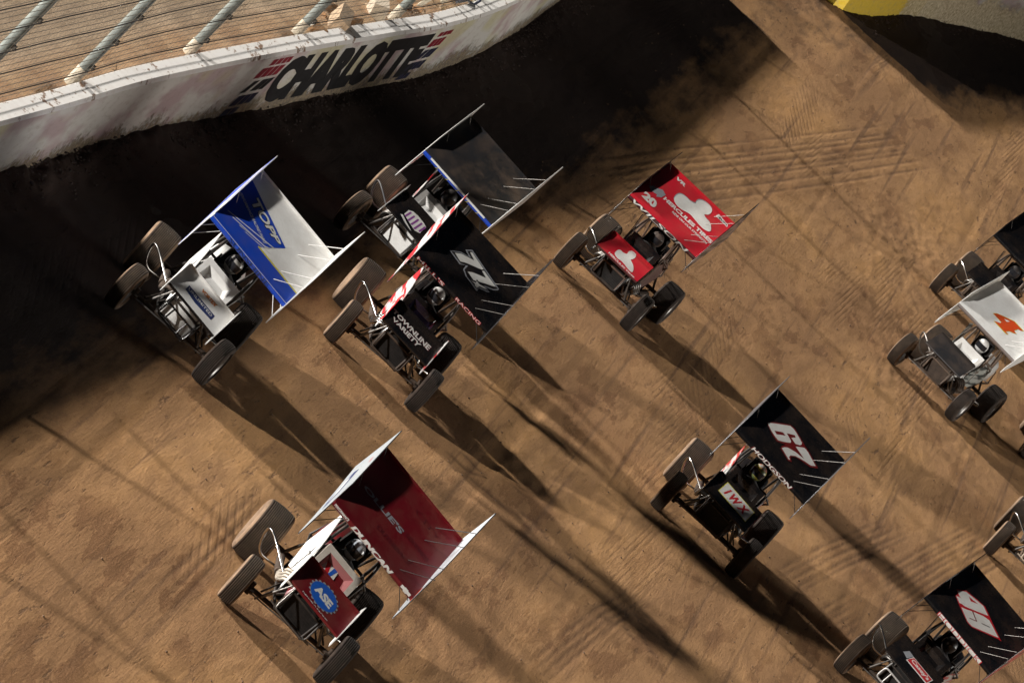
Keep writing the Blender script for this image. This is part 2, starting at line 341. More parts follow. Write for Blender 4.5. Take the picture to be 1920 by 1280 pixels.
def build_bank():
    rows = []; ys = np.arange(40, 230, .35); us = [0, .12, .25, .4, .6, .8, 1.1, 1.5, 2, 3, 5, 8, 14, 30, 80]
    V = []; F = []; pad = []
    r = np.random.RandomState(3)
    for iy, y in enumerate(ys):
        wob = .5+.5*math.sin(y*.9)+.6*math.sin(y*2.3+1)
        for iu, u in enumerate(us):
            x = wall_x(y)-WALL_T+.004-u*(1 if u > .3 else 1)
            gapf = 1 if (y < 140.5 or y > 150) else 0
            if gapf: z = 1.06+.05*u/(1+u*.15)+(.05*max(0, wob-.4) if .1 < u < .7 else 0)+r.normal()*(.012 if u < 2 else .02)
            else: z = -.03+.02*u
            V.append((x, y, z)); pad.append(max(0, 1-max(0, (u-.45))/.25) if u > .02 else 1.)
    nu = len(us)
    for i in range(len(ys)-1):
        for j in range(nu-1): F.append((i*nu+j, (i+1)*nu+j, (i+1)*nu+j+1, i*nu+j+1))
    m = MB(); m.add(V, F, 0, True); me = m.mesh('embankment')
    at = me.attributes.new('pad', 'FLOAT', 'POINT'); at.data.foreach_set('value', np.array(pad, np.float32))
    tag(put('embankment', me, M_BANK), 'dry brown dirt bank behind the retaining wall', None, None, 'structure')
build_bank()

def sweep_wall(y0, y1, step=.5):
    prof = [(BATTER, -.05, 0), (.028, WALL_H-.06, 0), (-.012, WALL_H, 1), (-WALL_T+.015, WALL_H, 1), (-WALL_T, WALL_H-.02, 0), (-WALL_T, -.05, 0)]
    n = int((y1-y0)/step)+1; m = MB(); np_ = len(prof); V = []
    for i in range(n):
        y = y0+(y1-y0)*i/(n-1); x = wall_x(y)
        for a, z, _ in prof: V.append((x+a, y, z))
    face = []; cop = []
    for i in range(n-1):
        for j in range(np_-1): (cop if prof[j][2] or j == 1 else face).append((i*np_+j, (i+1)*np_+j, (i+1)*np_+j+1, i*np_+j+1))
    face += [tuple(range(np_)), tuple(range((n-1)*np_, n*np_))[::-1]]
    return V, face, cop
def build_wall(y0, y1, mat, label):
    V, face, cop = sweep_wall(y0, y1)
    e = bpy.data.objects.new('retaining_wall', None); COL.objects.link(e); e.location = (0, 0, 0); tag(e, label, 'wall')
    m = MB(); m.add(V, face); put('wall_face', m, mat, e)
    m = MB(); m.add(V, cop); put('coping', m, M_COPING, e)
    return e
wallA = build_wall(42, 140.5, M_WALL, 'white painted concrete wall along the outside of the turn with large black lettering')
wallB = build_wall(150.5, 228, M_WALL2, 'mud covered concrete wall with yellow painted end at upper right corner')

# ------------------------------------------------------------------ flat print: text and polygons mapped to surfaces
_txt = {}
def text_geo(s, bold=.02, shear=0.):
    k = (s, bold, shear)
    if k in _txt: return _txt[k]
    c = bpy.data.curves.new('t', 'FONT'); c.body = s; c.size = 1; c.offset = bold; c.shear = shear; c.resolution_u = 3; c.space_character = .98
    o = bpy.data.objects.new('t', c); COL.objects.link(o); dg = bpy.context.evaluated_depsgraph_get(); dg.update()
    me = bpy.data.meshes.new_from_object(o.evaluated_get(dg))
    V = [(v.co.x, v.co.y) for v in me.vertices]; F = [tuple(p.vertices) for p in me.polygons]
    bpy.data.objects.remove(o); bpy.data.curves.remove(c); bpy.data.meshes.remove(me)
    x0 = min(v[0] for v in V); x1 = max(v[0] for v in V); y0 = min(v[1] for v in V); y1 = max(v[1] for v in V)
    _txt[k] = ([((v[0]-x0)/(x1-x0), (v[1]-y0)/(y1-y0)) for v in V], F); return _txt[k]
def bil(q, a, b):
    (x0, y0), (x1, y1), (x2, y2), (x3, y3) = q
    return ((1-a)*(1-b)*x0+a*(1-b)*x1+a*b*x2+(1-a)*b*x3, (1-a)*(1-b)*y0+a*(1-b)*y1+a*b*y2+(1-a)*b*y3)
def uvgeo_text(s, quad, bold=.02, shear=0.):
    V, F = text_geo(s, bold, shear); return [bil(quad, *v) for v in V], F
def uvgeo_poly(poly, holes=()):
    pl = [[Vector((*p, 0)) for p in poly]]+[[Vector((*p, 0)) for p in h] for h in holes]
    T = tessellate_polygon(pl); return [p for l in [poly, *holes] for p in l], [tuple(t) for t in T]
def decal(name, geo, fn, mat, parent, cuts=(), axis=1, mat4=None, label=None):
    V, F = geo; bm = bmesh.new(); vs = [bm.verts.new((x, y, 0)) for x, y in V]
    for f in F:
        try: bm.faces.new([vs[i] for i in f])
        except ValueError: pass
    for c in cuts:
        co = [0, 0, 0]; no = [0, 0, 0]; co[axis] = c; no[axis] = 1
        bmesh.ops.bisect_plane(bm, geom=bm.verts[:]+bm.edges[:]+bm.faces[:], plane_co=co, plane_no=no, dist=1e-5)
    for v in bm.verts: v.co = fn(v.co.x, v.co.y)
    me = bpy.data.meshes.new(name); bm.to_mesh(me); bm.free()
    o = put(name, me, mat, parent, mat4)
    if label: o['label'] = label
    return o
def wall_fn(lift):
    return lambda y, z: Vector((wall_x(y)+BATTER+(.028-BATTER)*z/(WALL_H-.06)+lift, y, z))
M_WBLACK = plain('wall_paint_black', (.013, .012, .013), .6, 0, .6, 5); M_WRED = plain('wall_paint_red', (.22, .012, .025), .6, 0, .4, 5); M_WNAVY = plain('wall_paint_navy', (.022, .022, .045), .6, 0, .5, 5)
for _m_ in (M_WBLACK, M_WRED, M_WNAVY): _m_.node_tree.nodes['Principled BSDF'].inputs['Specular IOR Level'].default_value = .1
cuts = [96+.5*i for i in range(28)]
decal('lettering', uvgeo_text('CHARLOTTE', [(97.75, .16), (107.6, .16), (107.75, 1.06), (97.75, 1.06)], .075), wall_fn(.004), M_WBLACK, wallA, cuts, 0)
def wall_blocks(y0, rows):
    for z0, z1, mat, cols in rows:
        for (a, b, sk) in cols:
            decal('painted_block', uvgeo_poly([(y0+a, z0), (y0+b, z0), (y0+b+sk, z1), (y0+a+sk, z1)]), wall_fn(.004), mat, wallA)
wall_blocks(95.9, [(.98, 1.09, M_WRED, [(.75, 1.05, .1), (1.12, 1.4, .1), (1.47, 1.72, .08), (1.78, 2.02, .05)]),
                   (.76, .94, M_WRED, [(.25, .62, .25), (.7, 1.0, .2), (1.06, 1.34, .2), (1.40, 1.7, .2)]),
                   (.50, .70, M_WBLACK, [(.0, .35, .5), (.62, 1.05, .4), (1.12, 1.42, .35)]),
                   (.26, .44, M_WNAVY, [(-.15, .3, .3), (.38, .72, .25), (.80, 1.15, .2)]),
                   (.08, .21, M_WNAVY, [(-.35, .1, .2), (.2, .55, .15)])])
wall_blocks(107.3, [(.95, 1.04, M_WRED, [(.75, 1.05, .1), (1.12, 1.4, .1), (1.47, 1.85, .05)]),
                    (.74, .90, M_WRED, [(.45, .8, .2), (.86, 1.14, .2), (1.2, 1.5, .2)]),
                    (.50, .68, M_WNAVY, [(.15, .5, .4), (.62, .95, .35), (1.02, 1.3, .3)]),
                    (.28, .44, M_WNAVY, [(-.1, .35, .25), (.42, .75, .2), (.82, 1.1, .2)]),
                    (.10, .22, M_WNAVY, [(-.3, .1, .2), (.18, .5, .15)])])

# ------------------------------------------------------------------ catch fence on the wall
fence = bpy.data.objects.new('catch_fence', None); COL.objects.link(fence); fence.location = (wall_x(92.75)-WALL_T, 92.75, 1.06)
tag(fence, 'tall steel post and cable catch fence standing behind the white wall', 'fence')
finv = Matrix.Translation(-fence.location)
PY = [66.9, 73.3, 79.8, 86.3, 92.75, 99.3, 105.8, 112.3, 118.8, 125.3, 131.8]
LEAN = math.radians(3)
def fpos(y, h, off=0.): return Vector((wall_x(y)-WALL_T-.10+off+h*math.tan(LEAN), y, 1.0+h))
for y in PY:
    m = MB(); m.tube([fpos(y, .0), fpos(y, 6.0)], .078, 14); p = put('post', m, M_POST, fence, finv)
    m = MB(); m.tube([fpos(y, .02), fpos(y, .34)], .086, 14); m.tube([fpos(y, .34), fpos(y, .36)], .092, 14); put('sleeve', m, M_SLEEVE, p)
    m = MB(); m.slab([fpos(y, .05)+Vector((.02, -.10, 0)), fpos(y, .05)+Vector((.02, -.25, -.03)), fpos(y, .20)+Vector((.0, -.08, 0))], (.03, 0, 0)); put('gusset', m, M_SLEEVE, p)
    for k in range(11):
        h = .46+.49*k; c = fpos(y, h, .085); m = MB(); m.box(c, (.05, .09, .06)); m.tube([c+Vector((.02, -.06, -.03)), c+Vector((.03, .06, -.03))], .012, 6); put('cable_clamp', m, M_CABLE, p)
for k in range(11):
    h = .46+.49*k; m = MB(); m.tube([fpos(y, h+.006*math.sin(y*1.3+k), .125) for y in np.arange(62, 133.6, 1.6)], .0095, 6); put('cable', m, M_CABLE, fence, finv)
m = MB()
for k in range(44):
    h = .12+.123*k
    m.tube([fpos(y, h+.004*math.sin(y*3.1+k*1.7), .115) for y in np.arange(62, 133.6, 2.4)], .0042, 4, cap=False)
for y in np.arange(62, 133.5, .30):
    m.tube([fpos(y, .1, .112), fpos(y+.02, 5.5, .112)], .0022, 3, cap=False)
tag(put('wire_mesh', m, M_WIRE, fence, finv), None, None, None, 'stuff')

# ------------------------------------------------------------------ rubble behind the wall
def chunk(size, seed):
    r = random.Random(seed); bm = bmesh.new()
    for _ in range(11): bm.verts.new([r.uniform(-.5, .5)*s for s in size])
    for sx in (-1, 1):
        for sy in (-1, 1): bm.verts.new((sx*size[0]*.46, sy*size[1]*r.uniform(.3, .5), -size[2]*.5))
    bmesh.ops.convex_hull(bm, input=bm.verts)
    bmesh.ops.delete(bm, geom=[v for v in bm.verts if not v.link_faces], context='VERTS')
    me = bpy.data.meshes.new('concrete_chunk'); bm.to_mesh(me); bm.free(); return me
M_CONC = plain('broken_concrete', (.30, .21, .13), .9, var=.35, scale=6, bump=.01); M_SOILCH = plain('dry_soil_lump', (.24, .13, .06), .95, var=.4, scale=6, bump=.01)
rb = random.Random(11)
for i in range(26):
    y = rb.uniform(99.6, 113); u = rb.uniform(.04, .75); s = rb.choice([.08, .1, .13, .2, .28]); me = chunk((s*rb.uniform(.8, 1.7), s*rb.uniform(.8, 2.2), s*rb.uniform(.6, 1)), i)
    o = put('concrete_chunk', me, M_CONC if rb.random() < .6 else M_SOILCH); z = 1.06+.05*u
    zmin = min(v.co.z for v in me.vertices); o.location = (wall_x(y)-WALL_T-u, y, z-zmin-.01); o.rotation_euler.z = rb.uniform(0, 6)
    tag(o, 'broken tan lump of concrete or soil lying on dirt behind wall', 'rubble', 'rubble lying behind the wall')
def slab_thing(name, label, cat, y, u, size, rot, mat):
    m = MB(); m.box((0, 0, size[2]/2), size, taper=.94); o = put(name, m, mat); o.location = (wall_x(y)-WALL_T-u, y, 1.075); o.rotation_euler = rot; tag(o, label, cat); return o
slab_thing('broken_slab', 'tan broken concrete slab leaning on wall edge below the third post', 'slab', 102.0, .14, (.26, .75, .30), (.15, .12, .2), M_CONC)
slab_thing('concrete_block', 'pale square concrete block lying right of the broken tan slab', 'block', 105.0, .22, (.28, .42, .33), (.2, -.3, .35), plain('pale_concrete', (.40, .33, .25), .85, var=.2, scale=5))
m = MB(); m.ellipsoid((0, 0, .075), (.085, .085, .078)); m.tube([(0, 0, .13), (0, 0, .165)], .03, 10)
o = put('plastic_jug', m, plain('white_plastic', (.82, .82, .80), .4, var=.05)); o.location = (wall_x(100.5)-WALL_T-.22, 100.5, 1.075); tag(o, 'small round white plastic jug lying on dirt beside fence post', 'jug')
for j, (y, hh, lab) in enumerate([(107.9, .9, 'white wooden stake leaning over wall next to rubble'), (110.2, .8, 'thin pale stake leaning furthest right behind wall')]):
    m = MB(); m.box((0, 0, hh/2), (.07, .09, hh)); o = put('wooden_stake', m, plain('whitewashed_wood', (.42, .37, .28), .8, var=.2)); o.location = (wall_x(y)-WALL_T-.25, y, 1.07); o.rotation_euler = (.35, .25, .1); tag(o, lab, 'stake')
m = MB(); m.tube([(0, 0, .05), (.1, .5, .12), (.22, .9, .06), (.25, 1.1, .16)], .025, 8)
o = put('bent_pipe', m, plain('dark_blue_pipe', (.03, .035, .06), .5)); o.location = (wall_x(110.6)-WALL_T-.1, 110.6, 1.12); tag(o, 'bent dark pipe lying over the back edge of the wall', 'pipe')

# ------------------------------------------------------------------ loose clods
def clods(name, n, fn, mat, label):
    V = []; F = []; r = random.Random(name)
    for _ in range(n):
        x, y, z, s = fn(r); b = len(V)
        pts = [(1, 0, 0), (-1, 0, 0), (0, 1, 0), (0, -1, 0), (0, 0, 1), (0, 0, -1)]
        for p in pts: V.append((x+p[0]*s*r.uniform(.6, 1.3), y+p[1]*s*r.uniform(.6, 1.5), z+p[2]*s*r.uniform(.5, .9)))
        for a in (0, 1):
            for c in (2, 3):
                for e in (4, 5): F.append((b+a, b+c, b+e))
    m = MB(); m.add(V, F); tag(put(name, m, mat), label, 'dirt', None, 'stuff')
def loose(r):
    x = r.uniform(-2, 11); y = r.uniform(66, 150); s = r.choice([.008, .010, .012, .016, .022]); return x, y, s*.3, s
def nearwall(r):
    y = r.uniform(70, 128) if r.random() < .8 else r.uniform(151, 178); dd = abs(r.gauss(0, .28))+.12; s = r.uniform(.008, .032)
    return wall_x(y)+dd, y, (.045+.16/(1+math.exp((y-93)/2.2)))*math.exp(-(max(0, dd-.1)/.42)**2)+.01, s
clods('dirt_crumbs', 1800, loose, M_CLOD, 'scattered crumbs of brown clay on the racing surface')
clods('mud_clods', 2600, nearwall, M_DARKCLOD, 'dark mud clods piled along the foot of the wall')

# ------------------------------------------------------------------ floodlight masts outside the picture
def floodmast(loc, h, target, watts, color, label, radius):
    e = bpy.data.objects.new('floodlight_mast', None); COL.objects.link(e); e.location = loc; tag(e, label, 'floodlight')
    m = MB(); m.tube([(0, 0, 0), (0, 0, h)], .32, 16, r2=.16); put('pole', m, M_POST, e)
    t = (Vector(target)-Vector(loc)-Vector((0, 0, h))); q = t.to_track_quat('-Z', 'Y'); Mh = Matrix.Translation((0, 0, h)) @ q.to_matrix().to_4x4()
    m = MB(); m.box((0, 0, .35), (3.4, .16, .16)); m.box((0, 1.0, .35), (3.4, .16, .16)); m.box((0, .5, .42), (.2, 1.4, .12)); put('crossarm', m, M_POST, e, Mh)
    gl = newmat('lamp_glass'); gl[2].inputs['Emission Color'].default_value = (*color, 1); gl[2].inputs['Emission Strength'].default_value = 20
    for i in range(4):
        for j in range(2):
            c = (-1.35+.9*i, j*1.0, .15); m = MB(); m.tube([(c[0], c[1], .25), (c[0], c[1], .05), (c[0], c[1], -.12)], .18, 14, r2=.34)
            hd = put('lamp_head', m, M_STEEL, e, Mh); m = MB(); m.tube([(c[0], c[1], -.122), (c[0], c[1], -.13)], .31, 14); put('lamp_glass', m, gl[0], hd)
    ld = bpy.data.lights.new('floodlight', 'SPOT'); ld.energy = watts; ld.color = color; ld.spot_size = math.radians(95); ld.spot_blend = .5; ld.shadow_soft_size = radius
    lo = bpy.data.objects.new('floodlight', ld); COL.objects.link(lo); lo.parent = e; lo.matrix_basis = Mh @ Matrix.Translation((0, .5, -.6-radius))
floodmast((-100, 13, 0), 29.5, (0, 102, 0), 850000, (1, .97, .93), 'tall steel floodlight mast outside the turn on the left', 2.2)
floodmast((75, 118, 0), 8, (-2, 120, 0), 74000, (1, .96, .90), 'steel floodlight mast standing in the infield on the right', 14)

# ------------------------------------------------------------------ sprint cars
WB = 2.13; YF, YR = -WB/2, WB/2
WHEELS = dict(RF=(-.778, YF, .350, .226), LF=(.756, YF, .350, .226), RR=(-.815, YR, .417, .42), LR=(.750, YR, .375, .371))
CACHE = {}
def cached(key, fn):
    if key not in CACHE: CACHE[key] = fn()
    return CACHE[key]
def tyre_mesh(r, w, ribs):
    half = [(.40, .205, 1), (.46, .25, 1), (.50, r*.70, 1), (.508, r*.78, 1), (.498, r*.85, 1), (.470, r*.905, 1), (.430, r*.942, 0)]
    prof = [(-a*w, rr, mi) for a, rr, mi in half]
    n = ribs; span = .82*w
    for i in range(n):
        x0 = -span/2+span*i/n; x1 = -span/2+span*(i+1)/n; cx = lambda x: r*(1-.055*(2*x/w)**2)
        gw = span/n*.17
        prof += [(x0+gw, cx(x0), 0), (x1-gw, cx(x1), 0)]
        if i < n-1: prof[-1] = (x1-gw, cx(x1), 2); prof += [(x1-gw*.8, cx(x1)-.012, 2), (x1+gw*.8, cx(x1)-.012, 2)]
    prof += [(a*w, rr, 1) for a, rr, mi in half[::-1]]
    m = MB(); m.lathe(prof, 48); return m.mesh('tyre')
def rim_mesh(w):
    m = MB(); h = .42*w
    m.lathe([(-h, .215), (-h+.01, .215), (-h+.02, .19), (-h*.5, .17), (h*.5, .17), (h-.02, .19), (h-.01, .215), (h, .215), (h, .205), (h-.03, .165), (h*.3, .15), (h*.25, .06), (h*.45, .055), (h*.45, .001)], 36)
    m.lathe([(-h, .205), (-h+.03, .165), (-h*.3, .15), (-h*.25, .06), (-h*.45, .055), (-h*.45, .001)], 36)
    return m.mesh('wheel')
def hub_mesh(w):
    m = MB(); m.tube([(-w*.3, 0, 0), (w*.3, 0, 0)], .045, 12)
    for k in range(6):
        a = k*math.pi/3; m.tube([(w*.10, .1*math.cos(a), .1*math.sin(a)), (w*.10+.025, .1*math.cos(a), .1*math.sin(a))], .012, 6)
    return m.mesh('hub')
def arc(p0, p1, p2, n=6):
    p0, p1, p2 = map(Vector, (p0, p1, p2)); return [p0*(1-t)**2+p1*2*t*(1-t)+p2*t*t for t in [i/n for i in range(n+1)]]

# ---- wings
class Foil:
    def __init__(s, y0, z0, chord, rake, x0, x1, lip, pw=1.8):
        s.y0, s.z0, s.c, s.r, s.x0, s.x1, s.lip, s.pw = y0, z0, chord, rake, x0, x1, lip, pw
    def pt(s, t, n): return (s.y0+t*math.cos(s.r)-n*math.sin(s.r), s.z0+t*math.sin(s.r)+n*math.cos(s.r))
    def n(s, t): return s.lip*max(0, 1-t/s.c)**s.pw+.02*max(0, t/s.c-.85)
    def under(s, t): return s.n(t)-.014-(s.lip-.016)*math.exp(-t/.10)
    def lip_path(s): L = s.lip; return [(0, 0), (-.20*L, .30*L), (-.20*L, .66*L), (.0, .93*L), (.012, s.n(.012))]
    def mesh(s):
        ts = [.012+(s.c-.012)*i/16 for i in range(17)]
        prof = [s.pt(*p) for p in s.lip_path()[:-1]]+[s.pt(t, s.n(t)) for t in ts]+[s.pt(t, s.under(t)) for t in ts[::-1] if t > .05]
        m = MB(); n = len(prof); V = [(s.x0, *p) for p in prof]+[(s.x1, *p) for p in prof]; k = len(s.lip_path())-1
        F = [(i, (i+1) % n, n+(i+1) % n, n+i) for i in range(n)]
        lipf = F[:k]; rest = F[k:]
        T = tessellate_polygon([[Vector((*p, 0)) for p in prof]])
        rest += [tuple(t) for t in T]+[tuple(n+i for i in t[::-1]) for t in T]
        m.v += V
        for f in rest: m.f.append(list(f)); m.m.append(0); m.s.append(False)
        for f in lipf: m.f.append(list(f)); m.m.append(1); m.s.append(False)
        # wicker strip along the trailing edge
        a = s.pt(s.c-.02, s.n(s.c)+.0); b = s.pt(s.c-.03, s.n(s.c)+.05); m.slab([(s.x0+.01, *a), (s.x1-.01, *a), (s.x1-.01, *b), (s.x0+.01, *b)], (0, .006, 0), 0)
        return m.mesh('foil')
    def top(s, lift=.003):
        def f(u, v):
            d = v*s.c; t = d
            for _ in range(6): t = d-1.15*s.n(max(0, t))
            t = min(max(t, .02), s.c-.035); y, z = s.pt(t, s.n(t)+lift); return Vector((s.x0+u*(s.x1-s.x0), y, z))
        return f
    def lipf(s, lift=.003):
        P = [Vector((0, *s.pt(*p))) for p in s.lip_path()]
        def f(u, w):
            w = min(max(w, 0), 1)*(len(P)-1); i = min(int(w), len(P)-2); q = P[i].lerp(P[i+1], w-i); d = (P[i+1]-P[i]); nrm = Vector((0, -d.z, d.y)).normalized()
            return Vector((s.x0+u*(s.x1-s.x0), q.y+nrm.y*lift, q.z+nrm.z*lift))
        return f
TOP = Foil(-.461, 1.544, 1.512, .458, -.735, .801, .070)
NOSE = Foil(-1.579, .799, .5825, .513, -.46, .46, .040, 1.6)
BOARD_R = [(-.85, 1.08), (-.45, 1.27), (.25, 1.52), (1.02, 1.74), (1.03, 2.48), (-.22, 1.86), (-.25, 1.80), (-.80, 1.20)]
BOARD_L = [(-.76, 1.30), (-.4, 1.42), (.3, 1.66), (1.04, 1.93), (1.06, 2.74), (-.14, 1.98), (-.17, 1.91), (-.72, 1.42)]
NB = [(-1.74, .70), (-1.60, .70), (-1.02, .98), (-.96, 1.12), (-1.04, 1.20), (-1.36, 1.03), (-1.40, .99), (-1.72, .76)]
def strut_mesh(pts, r=.0055): m = MB(); m.tube(pts, r, 6); return m.mesh('strut')

# ---- body parts (car frame: front towards -y, x to the viewer's right)
def frame_mesh():
    m = MB()
    for s in (-1, 1):
        m.tube([(s*.24, -1.25, .36), (s*.30, -.6, .30), (s*.34, 0, .28), (s*.34, .6, .28), (s*.28, 1.3, .45)], .021, 8)
        m.tube([(s*.24, -1.22, .66), (s*.30, -.5, .74), (s*.36, -.05, .86)], .020, 8)
        m.tube([(s*.24, -1.24, .36), (s*.24, -1.22, .66)], .018, 8); m.tube([(s*.30, -.6, .30), (s*.30, -.5, .74)], .018, 8)
        m.tube([(s*.30, -.6, .30), (s*.35, -.05, .86)], .016, 8); m.tube([(s*.24, -1.22, .66), (s*.30, -.6, .30)], .016, 8)
        m.tube([(s*.34, .0, .28), (s*.36, -.05, .86)], .018, 8)
    for y, z, hw in ((-1.24, .36, .24), (-1.22, .66, .24), (-.6, .30, .30), (.6, .28, .34), (1.3, .45, .28)): m.tube([(-hw, y, z), (hw, y, z)], .018, 8)
    return m.mesh('frame')
def cage_mesh():
    m = MB()
    for s in (-1, 1):
        m.tube([(s*.36, -.05, .86)]+arc((s*.35, .03, 1.12), (s*.33, .16, 1.38), (s*.30, .32, 1.41)), .023, 8)
        m.tube([(s*.30, .32, 1.41), (s*.30, .66, 1.43)], .023, 8)
        m.tube(arc((s*.30, .60, 1.43), (s*.36, .72, 1.40), (s*.37, .74, .95))+[(s*.34, .62, .28)], .023, 8)
        m.tube([(s*.30, .66, 1.42), (s*.27, 1.15, .85), (s*.27, 1.32, .45)], .02, 8)
        m.tube([(s*.35, .03, 1.10), (s*.37, .74, .98)], .018, 8); m.tube([(s*.36, -.05, .86), (s*.37, .72, .62)], .018, 8)
    m.tube([(-.30, .32, 1.41), (.30, .32, 1.41)], .022, 8); m.tube([(-.30, .64, 1.43), (.30, .64, 1.43)], .022, 8); m.tube([(-.36, .74, .98), (.36, .74, .98)], .02, 8)
    m.tube([(.36, .1, 1.08), (.47, .34, .98), (.37, .7, .78)], .016, 8)
    return m.mesh('roll_cage')
def bumper_mesh():
    m = MB(); y0, y1 = -1.40, -1.36
    lo, hi, w = .405, .60, .255
    m.tube(arc((-w, y1, hi-.06), (-w, y1, hi), (-w+.06, y1, hi), 4)+arc((w-.06, y1, hi), (w, y1, hi), (w, y1, hi-.06), 4)+arc((w, y0, lo+.05), (w, y0, lo), (w-.05, y0, lo), 4)+arc((-w+.05, y0, lo), (-w, y0, lo), (-w, y0, lo+.05), 4), .015, 8, closed=True)
    for s in (-1, 1):
        m.tube([(s*.125, y0, lo), (s*.125, y1, hi)], .013, 8); m.tube([(s*w, y1, hi-.06), (s*.25, -1.20, .68)], .014, 8); m.tube([(s*w, y0, lo+.05), (s*.25, -1.22, .38)], .014, 8)
    return m.mesh('front_bumper')
def ubumper_mesh():
    m = MB(); w = .27; y0, z0 = -1.41, .405
    m.tube([(-.265, -1.17, .75)]+arc((-w, y0+.02, z0+.06), (-w, y0, z0), (-w+.05, y0, z0), 4)+arc((w-.05, y0, z0), (w, y0, z0), (w, y0+.02, z0+.06), 4)+[(.265, -1.17, .75)], .013, 8)
    for s in (-1, 1): m.tube([(s*w, y0, z0+.02), (s*.25, -1.22, .38)], .014, 8); m.tube([(s*.20, y0+.1, z0-.02), (s*.36, -1.30, .40)], .012, 8)
    return m.mesh('front_bumper')
def radiator_mesh():
    m = MB(); m.box((0, -1.17, .56), (.50, .05, .36))
    for z in (.375, .745): m.box((0, -1.175, z), (.54, .075, .03), 1)
    for x in (-.26, .26): m.box((x, -1.175, .56), (.03, .072, .34), 1)
    for i in range(9): m.box((0, -1.196, .42+.035*i), (.49, .004, .004), 0)
    return m.mesh('radiator')
def hood_mesh():
    m = MB(); st = [(-1.13, .25, .74), (-.95, .27, .79), (-.7, .29, .83), (-.42, .305, .86)]; R = []
    for y, hw, z in st: R.append([(-hw-.02, y, z-.24), (-hw, y, z-.03), (-hw*.86, y, z), (-hw*.45, y, z+.022), (0, y, z+.03), (hw*.45, y, z+.022), (hw*.86, y, z), (hw, y, z-.03), (hw+.02, y, z-.24)])
    V = [p for r in R for p in r]; n = 9; F = [(i*n+j, i*n+j+1, (i+1)*n+j+1, (i+1)*n+j) for i in range(3) for j in range(n-1)]; F.append(tuple(range(n)))
    m.add(V, F, 0, True); return m.mesh('hood')
COW0, COW1 = (-.42, .83), (-.06, 1.13)
def cowl_pt(x, t, n=0.):
    dy, dz = COW1[0]-COW0[0], COW1[1]-COW0[1]; l = math.hypot(dy, dz)
    return Vector((x, COW0[0]+dy*t-n*dz/l, COW0[1]+dz*t+n*dy/l))
def cowl_mesh():
    m = MB(); hw0, hw1 = .305, .30; b = .055
    def quad(p): m.slab([cowl_pt(*q) for q in p], cowl_pt(0, 0, -.02)-cowl_pt(0, 0, 0))
    quad([(-hw0, 0), (-hw0+b, .06), (-hw1+b+.02, .80), (-hw1, 1)]); quad([(hw0-b, .06), (hw0, 0), (hw1, 1), (hw1-b-.02, .80)])
    quad([(-hw1+b+.02, .80), (hw1-b-.02, .80), (hw1, 1), (-hw1, 1)])
    # recessed panel with sloped sides
    a = [cowl_pt(-hw0+b, .04), cowl_pt(hw0-b, .04), cowl_pt(hw1-b-.02, .80), cowl_pt(-hw1+b+.02, .80)]; c = [cowl_pt(-hw0+b+.05, .06, -.02), cowl_pt(hw0-b-.05, .06, -.02), cowl_pt(hw1-b-.09, .66, -.075), cowl_pt(-hw1+b+.09, .66, -.075)]
    m.add(a+c, [(0, 1, 5, 4), (1, 2, 6, 5), (2, 3, 7, 6), (3, 0, 4, 7)], 2); m.add(c, [(0, 1, 2, 3)], 1)
    for s in (-1, 1): m.slab([(s*.305, -.42, .60), (s*.305, -.42, .83), (s*.30, -.06, 1.13), (s*.32, -.02, .62)], (s*.008, 0, 0), 0)
    return m.mesh('cowl')
def side_mesh(s):
    m = MB()
    if s < 0: pts = [(-.315, -.42, .62), (-.325, -.40, .85), (-.37, -.03, 1.12), (-.435, .24, 1.38), (-.43, .50, 1.36), (-.40, .74, .70), (-.37, .25, .46)]
    else: pts = [(.325, -.42, .58), (.33, -.40, .80), (.37, -.03, 1.00), (.42, .30, 1.05), (.42, .62, .98), (.40, .74, .62), (.37, .25, .46)]
    m.slab(pts, (s*.01, 0, 0)); return m.mesh('side_panel')
def seat_mesh():
    m = MB(); m.box((0, .48, .42), (.40, .42, .06)); m.box((0, .62, .76), (.42, .06, .70), R=Matrix.Rotation(-.12, 3, 'X')); m.box((0, .64, 1.22), (.30, .07, .26))
    for s in (-1, 1): m.box((s*.21, .52, .66), (.04, .24, .42)); m.box((s*.17, .55, 1.20), (.035, .2, .22))
    return m.mesh('seat')
def steer_mesh():
    m = MB(); c = Vector((0, .02, .97)); ax = Vector((0, -.92, -.38)).normalized(); u = Vector((1, 0, 0)); w = ax.cross(u)
    m.tube([c+(u*math.cos(a)+w*math.sin(a))*.19 for a in [2*math.pi*k/28 for k in range(28)]], .014, 8, closed=True)
    for a in (0.5, 2.64, 4.71): m.tube([c, c+(u*math.cos(a)+w*math.sin(a))*.185], .010, 6)
    m.tube([c, c+ax*.5], .018, 8); return m.mesh('steering_wheel')
def engine_mesh():
    m = MB(); m.box((0, -.72, .50), (.36, .62, .26)); m.box((0, -.72, .68), (.22, .56, .12))
    for s in (-1, 1): m.box((s*.19, -.72, .64), (.13, .54, .09), R=Matrix.Rotation(s*.5, 3, 'Y'))
    m.tube([(0, -1.02, .5), (0, -1.10, .5)], .09, 14); return m.mesh('engine')
def pipe_mesh(s, k):
    y = -.98+.155*k; m = MB(); m.tube(arc((s*.20, y, .62), (s*.42, y-.02, .68), (s*.43, y+.08, .56), 5)+arc((s*.43, y+.09, .55), (s*.45, y+.2, .45), (s*.44, -.20+.02*k, .42+.02*(k % 2)), 5)[1:], .026, 8); return m.mesh('exhaust_pipe')
def collector_mesh(s): m = MB(); m.tube([(s*.44, -.24, .43), (s*.45, -.05, .40), (s*.47, .62, .36)], .055, 12); return m.mesh('collector')
